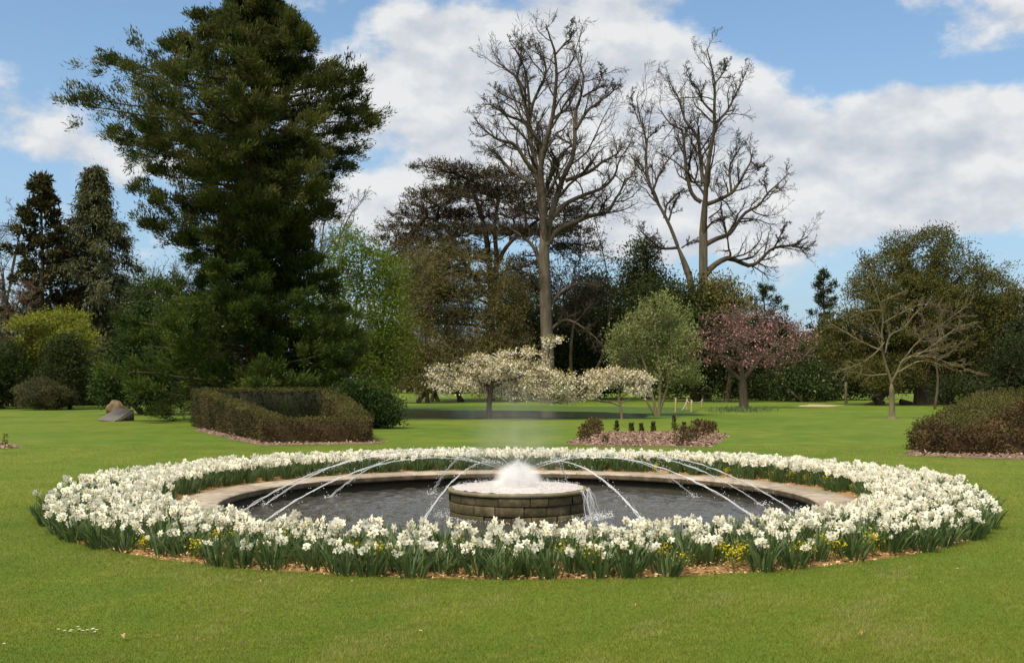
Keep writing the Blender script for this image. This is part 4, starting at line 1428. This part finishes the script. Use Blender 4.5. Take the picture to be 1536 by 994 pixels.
def cedar(name, label, d, trunks, plates, seed, m_leaf, leafL=.27, leafW=.075, dens=10):
    """trunks as traced, flat plates of foliage on level branches"""
    global rng
    rng = np.random.default_rng(seed)
    b = P(trunks[0][0][0][0], 600, d); b[2] = 0
    t = thing(name, label, 'tree', tuple(b))
    mb = MB()
    tp = []
    for spec, r0 in trunks:
        pts = np.array([P(px, py, d) for px, py in spec])
        if spec is trunks[0][0]:
            pts[0, 2] = 0
        p2, r2 = resample(pts, np.linspace(r0, r0 * .35, len(pts)), 20)
        tubes(mb, p2[None], r2[None], 9)
        tp.append(p2)
    nodes = np.concatenate(tp)
    cp = MB()
    for (cx, cy, hwid, thick) in plates:
        off = rng.uniform(-3.5, 3.5)
        c = P(cx, cy, d + off)
        w = hwid / F * d * 1.32; th_ = thick / F * d
        dd = np.linalg.norm(nodes - (c - [0, 0, w * .45]), axis=1)
        a = nodes[np.argmin(dd)]
        out = c - a; out[2] = 0
        # one bough reaches the plate, finer ones fan out inside it
        nb = 10
        E = c + np.stack([rng.uniform(-1, 1, nb) * w, rng.uniform(-1, 1, nb) * w * .8, rng.normal(size=nb) * th_ * .4], -1)
        hub = a * .35 + c * .65 + [0, 0, -.1]
        s = np.linspace(0, 1, 9)[:, None]
        stem = (1 - s) ** 2 * a + 2 * s * (1 - s) * ((a + hub) / 2 + [0, 0, .1 * np.linalg.norm(hub - a)]) + s * s * hub
        tubes(mb, stem[None], np.linspace(.15, .09, 9)[None], 6)
        BPs = np.array([(1 - s) ** 2 * hub + 2 * s * (1 - s) * (hub * .5 + e * .5 + [0, 0, .12]) + s * s * e for e in E])
        tubes(mb, BPs, np.tile(np.linspace(.06, .02, 9), (nb, 1)), 4)
        K = int(w * w * .8 * 3.14 * dens)
        r = np.sqrt(rng.random(K)); an = rng.uniform(0, 6.283, K)
        q = np.stack([r * np.cos(an) * w, r * np.sin(an) * w * .8], -1)
        keep = np.sin(q[:, 0] * 2.1 + seed + cx) * np.sin(q[:, 1] * 2.4 + cy) + .5 * np.sin(q[:, 0] * 5 + q[:, 1] * 3) > -.55
        q = q[keep]; K = len(q)
        z = th_ * (.45 * np.sin(q[:, 0] * 1.9 + cy) * np.cos(q[:, 1] * 1.3) + .35 * rng.normal(size=K)) - .05 * (np.hypot(q[:, 0], q[:, 1]) / w) ** 2 * w
        pos0 = np.c_[c[0] + q[:, 0], c[1] + q[:, 1], c[2] + z]
        dirs = nrm(np.c_[q, np.full(K, .25) * w] + rng.normal(size=(K, 3)) * w * .35)
        tw = np.stack([pos0, pos0 + dirs * .35, pos0 + dirs * .75], 1)
        tubes(mb, tw, np.tile([.022, .016, .01], (K, 1)), 3)
        k = 15
        f = rng.random((K, k, 1))
        pos = (pos0[:, None] + dirs[:, None] * .8 * f).reshape(-1, 3) + rng.normal(size=(K * k, 3)) * [.10, .10, .06]
        M = len(pos)
        D = np.repeat(dirs, k, 0) * .7 + rng.normal(size=(M, 3)) * [.7, .7, .4] + [0, 0, .3]
        leaves(cp, pos, D, rng.normal(size=(M, 3)) * .5 + [0, 0, 1], leafL * rng.uniform(.5, 1.3, M), leafW * rng.uniform(.6, 1.3, M), 0, np.clip(.6 * np.repeat(rng.random(K), k) + .4 * rng.random(M), 0, 1))
    mb.build('trunk', BARK_DARK, t, True)
    cp.build('crown', m_leaf, t)


cedar('cedar', 'old cedar with flat dark layered boughs left of the tallest bare tree', 90,
      [([(736, 602), (737, 540), (736, 470), (735, 410), (728, 350), (716, 305), (700, 268)], .38), ([(737, 470), (745, 400), (742, 340), (748, 300), (755, 275)], .25),
       ([(735, 420), (760, 370), (790, 345)], .25), ([(736, 450), (700, 400), (670, 345), (640, 325)], .22)],
      [(665, 252, 32, 5), (700, 262, 40, 8), (745, 272, 50, 9), (785, 292, 45, 9), (725, 292, 45, 9), (660, 295, 36, 5), (820, 318, 40, 8),
       (650, 322, 48, 6), (700, 326, 36, 6), (620, 342, 40, 6), (600, 360, 30, 5), (650, 368, 45, 6), (625, 392, 40, 6), (600, 410, 26, 5), (770, 395, 32, 6), (660, 410, 36, 6), (640, 305, 26, 4), (690, 285, 40, 6), (765, 312, 40, 6), (590, 382, 26, 5), (680, 345, 40, 5), (845, 345, 34, 6), (800, 350, 34, 5), (620, 425, 34, 6), (860, 372, 30, 5), (605, 440, 34, 6), (650, 450, 36, 6), (590, 395, 22, 5), (690, 385, 34, 5), (700, 440, 34, 6), (780, 430, 34, 6), (635, 360, 30, 5), (735, 350, 40, 6), (748, 420, 36, 6), (718, 470, 36, 6), (765, 345, 36, 5), (660, 480, 36, 6), (710, 380, 30, 5)], 71, CEDAR)
lobed('bare_tree', 'dense brown twiggy tree just right of the tallest bare trunk', 'tree', 90, 862, [(865, 350, 45, 40), (890, 390, 36, 40), (850, 410, 40, 50), (880, 320, 36, 22), (870, 450, 50, 40)], CEDAR, .25, .08, 300, 7, .5, BARK_DARK, .13, 72, stems=2, twig=TWIG, tw_r=.016)
YW = [(790, 104, [(760, 470, 34, 40), (870, 450, 34, 40), (785, 500, 40, 64), (770, 560, 46, 45), (800, 455, 34, 54), (822, 545, 44, 54), (840, 490, 34, 50)], 'very dark yew mass behind the white cherry and tall trunk'),
      (875, 100, [(870, 500, 46, 50), (860, 560, 50, 45), (895, 460, 34, 46), (905, 545, 36, 52)], 'dark yew left of the pale green tree'),
      (968, 98, [(965, 440, 40, 46), (960, 400, 26, 34), (985, 480, 46, 60), (940, 480, 34, 50), (968, 372, 12, 20), (990, 560, 44, 44)], 'pointed dark conifer-like yew below the leaning bare tree'),
      (1045, 86, [(1040, 462, 40, 34), (1062, 500, 46, 50), (1030, 540, 46, 56), (1085, 545, 46, 54), (1010, 450, 30, 22), (1075, 470, 26, 26)], 'broad dark yew at the foot of the upright bare tree'),
      (1130, 102, [(1120, 520, 44, 40), (1150, 510, 40, 36), (1135, 560, 60, 44)], 'dark yew behind the pink cherry')]
for i, (px, d, lb, lab) in enumerate(YW):
    lobed('dark_yew', lab, 'tree', d, px, lb, [YEW, YEW, YEW_MID, YEW_MID, YEW][i], .30, .12, 640, 44, .55, BARK_DARK, .35, 80 + i, group='dark yews behind the pond')
lobed('budding_tree', 'small olive budding tree behind the upright bare trunk', 'tree', 84, 1090, [(1085, 440, 30, 26), (1100, 465, 30, 26), (1070, 450, 20, 22)], OLIVE, .26, .12, 190, 18, .5, BARK_DARK, .2, 86, twig=TWIG_OLIVE, tw_r=.016)
simple_conifer('small_cedar', 'small dark flat-topped cedar above the pink cherry', 1147, 108, [(428, 3), (436, 22), (450, 34), (470, 40), (520, 42), (600, 40)], 44, .1, .12, 9, .32, .085, YEW_MID, BARK_DARK, .22, 87, clump_k=4, per=5)
simple_conifer('small_pine', 'small open dark pine left of the big rounded evergreen', 1237, 96, [(408, 3), (425, 16), (450, 22), (480, 24), (520, 26), (600, 20)], 44, .25, .35, 7, .30, .085, YEW_MID, BARK_DARK, .16, 88, clump_k=4, per=5, full=.55)

lobed('pale_green_tree', 'pale green young-leaved multi-stemmed tree between white and pink cherries', 'tree', 50, 985,
      [(985, 462, 26, 20), (960, 485, 30, 22), (1012, 478, 26, 22), (935, 505, 24, 18), (985, 515, 40, 28), (938, 540, 26, 18), (1030, 515, 24, 24), (960, 560, 26, 18), (1010, 555, 30, 24), (1036, 560, 14, 20), (925, 520, 14, 12)],
      SAGE, .13, .06, 520, 24, .2, BARK_PALE, .07, 91, up=.55, stems=4, twig=TWIG_OLIVE, tw_r=.007, ntw=260, shell=.45,
      trunks=[([(985, 624), (978, 590), (968, 550), (955, 515)], .07), ([(988, 625), (990, 590), (988, 540), (980, 490)], .08), ([(986, 624), (1000, 585), (1008, 540), (1005, 500)], .07), ([(984, 625), (962, 585), (962, 555), (945, 535)], .05)])
lobed('white_cherry', 'wide white-blossomed cherry with drooping layered boughs by the pond', 'tree', 46.5, 733,
      [(690, 562, 50, 17), (655, 556, 18, 8), (735, 548, 54, 18), (790, 534, 42, 14), (830, 512, 20, 7), (760, 572, 60, 20), (820, 573, 48, 20), (868, 578, 38, 20), (825, 598, 30, 12), (680, 577, 42, 12), (780, 556, 60, 18), (800, 588, 46, 14), (850, 592, 34, 12)],
      BLOSSOM_W, .085, .065, 400, 52, .13, BARK_DARK, .12, 92, m2=BLOSSOM_LEAF, m2_share=.32, m2_top=True, flat=.6, shell=.45, ntw=200, depth=.55, spread=.3, up=0,
      trunks=[([(733, 628), (734, 605), (737, 585), (740, 562)], .13), ([(737, 582), (770, 568), (810, 560), (850, 575)], .08), ([(737, 580), (710, 570), (680, 562)], .07), ([(740, 562), (770, 540), (800, 525)], .06)])
lobed('white_cherry', 'small white-blossomed cherry with a low crooked side branch, right of the wide one', 'tree', 46, 932,
      [(905, 568, 26, 14), (932, 564, 26, 11), (955, 573, 18, 13), (962, 585, 8, 8)],
      BLOSSOM_W, .085, .065, 130, 62, .14, BARK_PALE, .07, 93, m2=BLOSSOM_LEAF, m2_share=.18, m2_top=True, flat=.6, shell=.45, ntw=60, depth=.6, spread=.3, up=0,
      trunks=[([(933, 629), (931, 612), (928, 595), (929, 572)], .075), ([(931, 609), (918, 603), (900, 601), (884, 596), (870, 588)], .055)])
lobed('pink_cherry', 'spreading cherry with sparse pink blossom and mauve twigs', 'tree', 64, 1115,
      [(1080, 500, 46, 30), (1130, 485, 56, 26), (1175, 500, 48, 28), (1205, 520, 28, 24), (1060, 530, 34, 24), (1115, 525, 60, 30), (1045, 510, 22, 22), (1160, 540, 40, 20), (1100, 470, 30, 16)],
      BLOSSOM_P, .11, .085, 430, 4, .2, BARK_DARK, .26, 94, twig=TWIG_MAUVE, tw_r=.008, shell=.4, depth=.7,
      trunks=[([(1116, 614), (1115, 590), (1114, 570), (1110, 545)], .30), ([(1114, 570), (1135, 545), (1160, 520)], .15), ([(1114, 572), (1090, 550), (1070, 525)], .15)])

# --- right side
lobed('leafy_shrub', 'light leafy shrub right of the pink cherry', 'shrub', 84, 1205, [(1200, 545, 36, 40), (1220, 570, 30, 26), (1180, 575, 30, 26)], LAUREL, .2, .11, 300, 30, .35, BARK_DARK, .1, 101, stems=3, m2=SAGE, m2_share=.08)
lobed('dark_hedge', 'dark untrimmed hedge behind the far right lawn', 'hedge', 92, 1240, [(1200, 580, 60, 26), (1270, 570, 50, 36), (1300, 545, 34, 50), (1250, 530, 40, 40), (1150, 585, 50, 20)], YEW, .28, .11, 520, 40, .42, BARK_DARK, .2, 102)
lobed('rounded_evergreen', 'big rounded olive-green evergreen behind the young bare tree', 'tree', 74, 1388,
      [(1385, 395, 52, 52), (1330, 425, 52, 50), (1440, 420, 52, 48), (1300, 450, 36, 40), (1490, 445, 42, 44), (1370, 460, 80, 60), (1450, 490, 70, 60), (1310, 510, 60, 50), (1390, 540, 80, 46), (1505, 500, 50, 64), (1265, 510, 46, 46), (1530, 470, 34, 40), (1345, 370, 24, 22), (1410, 362, 26, 22), (1460, 560, 60, 34), (1330, 560, 60, 28)],
      HOLM, .19, .068, 2300, 56, .28, BARK_DARK, .6, 103, up=.6, depth=.6, shell=.5, ntw=400,
      trunks=[([(1388, 607), (1388, 570), (1385, 520), (1380, 460)], .85), ([(1420, 607), (1425, 580), (1440, 530)], .5), ([(1325, 607), (1310, 597), (1345, 580), (1370, 560)], .28),
              ([(1292, 611), (1315, 603), (1330, 590), (1360, 570)], .2), ([(1350, 602), (1372, 607), (1400, 607), (1440, 603)], .22), ([(1455, 603), (1458, 585), (1470, 560)], .35), ([(1400, 590), (1420, 604), (1450, 605)], .2)])
lobed('bare_tree', 'small mauve bare tree in front of the big rounded evergreen', 'tree', 62, 1402, [(1400, 470, 34, 26), (1425, 490, 30, 30), (1390, 500, 30, 20)], BRONZE, .08, .03, 60, 2, .3, BARK_DARK, .07, 104, twig=TWIG_MAUVE, tw_r=.007)
simple_conifer('dark_cedar', 'dark cedar at the right edge behind the hedge', 1585, 70, [(400, 4), (420, 24), (450, 44), (490, 66), (540, 80), (600, 80)], 60, .05, .0, 18, .28, .1, CEDAR_BLUE, BARK_DARK, .3, 105, clump_k=6)
lobed('dark_yew', 'dark yew behind the right hedge at the picture edge', 'tree', 70, 1510, [(1500, 570, 50, 34), (1540, 550, 50, 50), (1450, 585, 50, 16)], YEW, .2, .08, 460, 40, .35, BARK_DARK, .3, 106)

# the wood that closes the view, read as one mass
mb = MB()
rng = np.random.default_rng(120)
n = 90000
x = rng.uniform(-150, 150, n)
ht = 9.5 + 2.2 * np.sin(x * .11) + 1.6 * np.sin(x * .31 + 1) + 1.0 * np.sin(x * .83 + 2)
z = ht * rng.random(n) ** .75
y = 150 + 4 * np.sin(x * .2) + rng.normal(size=n) * 2.5
leaves(mb, np.stack([x, y, z], -1), rng.normal(size=(n, 3)) + [0, 0, .3], rng.normal(size=(n, 3)), rng.uniform(.5, 1.1, n), rng.uniform(.25, .5, n), 0, np.clip(.5 + .4 * np.sin(x * .27) + .25 * rng.normal(size=n), 0, 1))
k = 140
tx = rng.uniform(-150, 150, k)
tubes(mb, np.stack([np.stack([tx, np.full(k, 148.), np.zeros(k)], -1), np.stack([tx + rng.normal(size=k) * .4, np.full(k, 148.5), np.full(k, 6.)], -1)], 1), np.full((k, 2), .2), 5, 1)
tag(mb.build('distant_wood', [WOODMASS, BARK_DARK]), 'distant dark wood closing the view behind the garden trees', 'wood', kind='stuff')


# ------------------------------------------------------------------ small things
def boxm(mb, c, sx, sy, sz, rz=0, mi=0, bev=.0, rnd=.5, tilt=0):
    v = np.array([[x, y, z] for x in (-1, 1) for y in (-1, 1) for z in (-1, 1)], float) * [sx / 2, sy / 2, sz / 2]
    v = np.stack([v[:, 0] * math.cos(tilt) - v[:, 2] * math.sin(tilt), v[:, 1], v[:, 0] * math.sin(tilt) + v[:, 2] * math.cos(tilt)], -1)
    v = np.stack([v[:, 0] * math.cos(rz) - v[:, 1] * math.sin(rz), v[:, 0] * math.sin(rz) + v[:, 1] * math.cos(rz), v[:, 2]], -1) + c
    mb.add(v, [[0, 1, 3, 2], [4, 6, 7, 5], [0, 4, 5, 1], [2, 3, 7, 6], [0, 2, 6, 4], [1, 5, 7, 3]], mi, rnd)


d0 = 43.5
hatch = thing('wooden_ramp', 'weathered grey wooden ramp of sloping boards beside the giant conifer', 'ramp', tuple(P(172, 631, d0) * [1, 1, 0]))
mb = MB()
pl = [P(146, 629, d0), P(176, 611.5, d0 + 1.4), P(201, 614, d0 + .6), P(172, 631.5, d0 - .4)]
for i in range(6):
    a, b = i / 6 + .008, (i + 1) / 6 - .008
    q = [pl[0] + (pl[3] - pl[0]) * a, pl[0] + (pl[3] - pl[0]) * b, pl[1] + (pl[2] - pl[1]) * b, pl[1] + (pl[2] - pl[1]) * a]
    q = np.array(q)
    V = np.vstack([q, q - [0, 0, .04]])
    mb.add(V, [[0, 1, 2, 3], [7, 6, 5, 4], [0, 4, 5, 1], [1, 5, 6, 2], [2, 6, 7, 3], [3, 7, 4, 0]], 0, rng.random())
mb.build('sloping_boards', WOOD_GREY, hatch)
mb = MB()
for i in range(12):
    s = (i + .5) / 12
    tp_ = pl[3] + (pl[2] - pl[3]) * s
    tp_ = tp_ + [0.0, 0, -.045]
    h = max(tp_[2], .06)
    boxm(mb, [tp_[0], tp_[1], h / 2], .062, .03, h, math.atan2(pl[2][1] - pl[3][1], pl[2][0] - pl[3][0]), rnd=rng.random())
mb.build('side_slats', WOOD_GREY, hatch)
mb = MB()
bc = P(173, 604, 47.5); bc[2] = .36
V, f = blob(bc, (.40, .36, .38), 9, .12, 28, 40)
V += .02 * np.sin(V * 17 + np.roll(V, 1, axis=1) * 11)
mb.add(V, f)
tag(mb.build('boulder', BOULDER, smooth=True), 'rounded brown boulder behind the weathered wooden ramp', 'boulder')

# young hedge bed: small upright yews and the fuller corner plants
def sprig_plant(name, label, cat, xy, h, w, m, n, leaf, group=None):
    o = thing(name, label, cat, (*xy, 0), group)
    mb = MB()
    pts = np.array([[[*xy, 0], [xy[0] + rng.normal() * .02, xy[1], h * .5], [xy[0] + rng.normal() * .04, xy[1], h]]])
    tubes(mb, pts, [[.014, .01, .005]], 5)
    mb.build('stem', BARK_DARK, o)
    mb = MB()
    z = h * rng.random(n)
    an = rng.uniform(0, 6.28, n); r = w * np.sqrt(rng.random(n)) * (1 - .6 * z / h)
    pos = np.stack([xy[0] + r * np.cos(an), xy[1] + r * np.sin(an), z], -1)
    leaves(mb, pos, np.stack([np.cos(an) * .5, np.sin(an) * .5, np.full(n, .8)], -1) + rng.normal(size=(n, 3)) * .3, rng.normal(size=(n, 3)), leaf * rng.uniform(.6, 1.3, n), leaf * .45)
    mb.build('foliage', m, o)


for px, py, hp in [(925, 647, 15), (947, 648, 13), (962, 648, 12), (980, 648, 15), (1011, 646, 22), (1026, 647, 13), (1046, 646, 16)]:
    d = GD(py)
    sprig_plant('young_yew', 'small upright brownish yew sapling in the back row of the mulch bed', 'shrub', P(px, py, d)[:2], hp / F * d, .075, HEDGE_BROWN, 150, .08, 'young yew saplings along the back of the mulch bed')
sprig_plant('young_yew', 'tiny yew sapling standing alone at the front left of the mulch bed', 'shrub', P(908, 664, GD(664))[:2], .17, .1, HEDGE_BROWN, 80, .07)
for lab, runs in (('young bushy hedge row on the left side of the mulch bed', [(876, 662), (884, 656), (892, 652), (897, 649)]),
                  ('young bushy hedge row slanting along the right side of the mulch bed', [(1022, 668), (1034, 663), (1044, 659), (1054, 655), (1061, 651), (1067, 648)])):
    o = thing('young_hedge', lab, 'hedge', tuple(G(*runs[0]) * [1, 1, 0]))
    mb, ms = MB(), MB()
    for px, py in runs:
        g = G(px, py)
        n = 230
        h = rng.uniform(.28, .52)
        z = h * rng.random(n) ** .8; an = rng.uniform(0, 6.28, n); r = .24 * np.sqrt(rng.random(n)) * (1 - .4 * z / h)
        pos = np.stack([g[0] + r * np.cos(an), g[1] + 1.4 * r * np.sin(an), z], -1)
        leaves(mb, pos, rng.normal(size=(n, 3)) * .5 + [0, 0, .7], rng.normal(size=(n, 3)), rng.uniform(.05, .11, n), .04)
        tubes(ms, np.array([[[g[0], g[1], 0], [g[0] + .05, g[1], h * .8]]]), [[.02, .008]], 5)
    mb.build('foliage', HEDGE_RUST, o)
    ms.build('stems', BARK_DARK, o)
sprig_plant('seedling', 'tiny yellowish seedling in the mulch patch at the left edge', 'plant', P(8, 671, GD(671))[:2], .32, .08, YELLOW_LEAF, 60, .07)

# stakes and ropes beyond the pond
st = [(1013, 618, 22, .05, 'leftmost thin wooden stake in front of the rope barrier'), (1030, 614, 17, .05, 'wooden rope-barrier post at the far left corner of the barrier'),
      (1037, 617.5, 18, .06, 'pale wooden rope-barrier post nearest the pond'), (1053, 611, 13, .06, 'wooden rope-barrier post at the right end of the barrier')]
tops = []
for px, py, hp, w, lab in st:
    d = GD(py); g = P(px, py, d); h = hp / F * d
    mb = MB()
    tubes(mb, [[g, g + [.01, 0, h * .5], g + [.02, 0, h - .03], g + [.02, 0, h]]], [[w * .8, w * .8, w * .8, w * .3]], 8)
    tag(mb.build('wooden_stake', WOOD_STAKE), lab, 'stake', 'wooden stakes of the rope barrier beyond the pond')
    tops.append(g + [.02, 0, h - .1])
low = G(1022, 617) + [0, 0, .05]
for a, b, lab in ((tops[1], low, 'pale rope slanting down to the ground from the left barrier post'), (tops[1], tops[2], 'short pale rope between left and nearest barrier posts'), (tops[2], tops[3], 'sagging pale rope between the nearest and right barrier posts')):
    s = np.linspace(0, 1, 9)[:, None]
    pts = a + (b - a) * s - np.array([0, 0, .35]) * (s * (1 - s))
    mb = MB(); tubes(mb, pts[None], np.full((1, 9), .022), 5)
    tag(mb.build('rope', ROPE), lab, 'rope', 'ropes of the barrier beyond the pond')
# pale slim post on the far right lawn
mb = MB(); g = G(1269, 605); tubes(mb, [[g, g + [0, 0, .6], g + [0, 0, 1.55], g + [.01, 0, 1.6]]], [[.11, .1, .1, .06]], 9)
tag(mb.build('wooden_post', BARK_PALE), 'slim pale wooden post on the far right lawn before the dark hedge', 'post')
# white round marker on its short brown post across the pond
mk = thing('round_marker', 'small white round marker on a short brown post across the pond', 'marker', tuple(G(772, 604) * [1, 1, 0]))
g = G(772, 604)
mb = MB(); tubes(mb, [[g, g + [0, 0, .15], g + [0, 0, .33]]], [[.14, .13, .12]], 9); mb.build('post', BARK_DARK, mk)
mb = MB(); c = P(771, 597, g[1] - .16); V, f = blob(c, (.15, .05, .13), 2, .03); mb.add(V, f); mb.build('disc', WHITE_PAINT, mk, True)
# spring bulbs in leaf at the foot of the pink cherry
mb = MB()
for k in range(1100):
    px, py = rng.normal(1112, 24), 615.5 + rng.normal() * 2.0
    g = G(px, py)
    if math.sin(g[0] * 2.3 + 1) * math.sin(g[1] * 1.1) + .6 * rng.random() > -.1:
        strap_leaf(mb, g, rng.uniform(0, 6.28), rng.uniform(.10, .26), .02, rng.uniform(0, .6), rng.uniform(.2, .9), rng.random())
tag(mb.build('bulb_leaves', DAFF_LEAF), 'grey-green bulb leaves in the grass below the pink cherry', 'plants', kind='stuff')

# daisies and fallen leaves on the near lawn
def daisy(xy):
    mb = MB()
    c = np.array([xy[0], xy[1], .034])
    a = np.arange(11) * 2 * math.pi / 11
    D = np.stack([np.cos(a), np.sin(a), np.full(11, .15)], -1)
    leaves(mb, np.repeat(c[None], 11, 0), D, np.tile([0, 0, 1.], (11, 1)), .0115, .0055, 0)
    octa(mb, (c + [0, 0, .002])[None], [.0035], 1)
    tubes(mb, [[c - [0, 0, .036], c - [0, 0, .015], c]], [[.001, .001, .001]], 4, 2)
    return mb.build('daisy', [DAISY, YELLOW, STEM])


for px, py in [(88, 951), (97, 953), (105, 954), (107, 952), (117, 947), (119, 951), (124, 953), (131, 952), (138, 951), (140, 950), (142, 955), (145, 952)]:
    tag(daisy(G(px, py)), 'tiny white daisy in the scattered patch on the near left lawn', 'daisy', 'daisies on the near left lawn')
for px, py, lab in [(6, 973, 'lone white daisy at the left edge of the near lawn'), (631, 953, 'lone white daisy in the middle of the near lawn'), (528, 877, 'lone white daisy on the lawn just in front of the bed'), (1436, 858, 'lone white daisy on the lawn below the right end of the bed')]:
    tag(daisy(G(px, py)), lab, 'daisy')
for px, py, s, lab in [(184, 961, .042, 'pale pinkish fallen leaf on the near left lawn'), (393, 877, .034, 'small orange fallen leaf on the lawn before the left daffodils'), (1293, 958, .034, 'pale fallen leaf on the near right lawn'),
                       (365, 974, .026, 'tiny brown fallen leaf at the bottom edge of the lawn'), (955, 914, .026, 'small straw-coloured fallen leaf on the lawn right of centre')]:
    g = G(px, py)
    mb = MB()
    s_ = np.linspace(0, 1, 6)
    wv = np.sin(np.pi * s_ ** .8) * s * .33
    az = rng.uniform(0, 6.28)
    dv, sv = np.array([math.cos(az), math.sin(az), .3]), np.array([-math.sin(az), math.cos(az), .35])
    c = g + [0, 0, .028] + dv * (s_[:, None] - .3) * s + np.array([0, 0, 1.]) * (.02 * np.sin(s_ * 4))[:, None]
    V = np.concatenate([c - sv * wv[:, None], c + [0, 0, -.004], c + sv * wv[:, None] * [1, 1, -1] + [0, 0, .01]])
    mb.add(V, np.concatenate([quads_grid(3, 6)]), 0, rng.random())
    tag(mb.build('fallen_leaf', DRYLEAF), lab, 'leaf', 'fallen leaves on the near lawn')
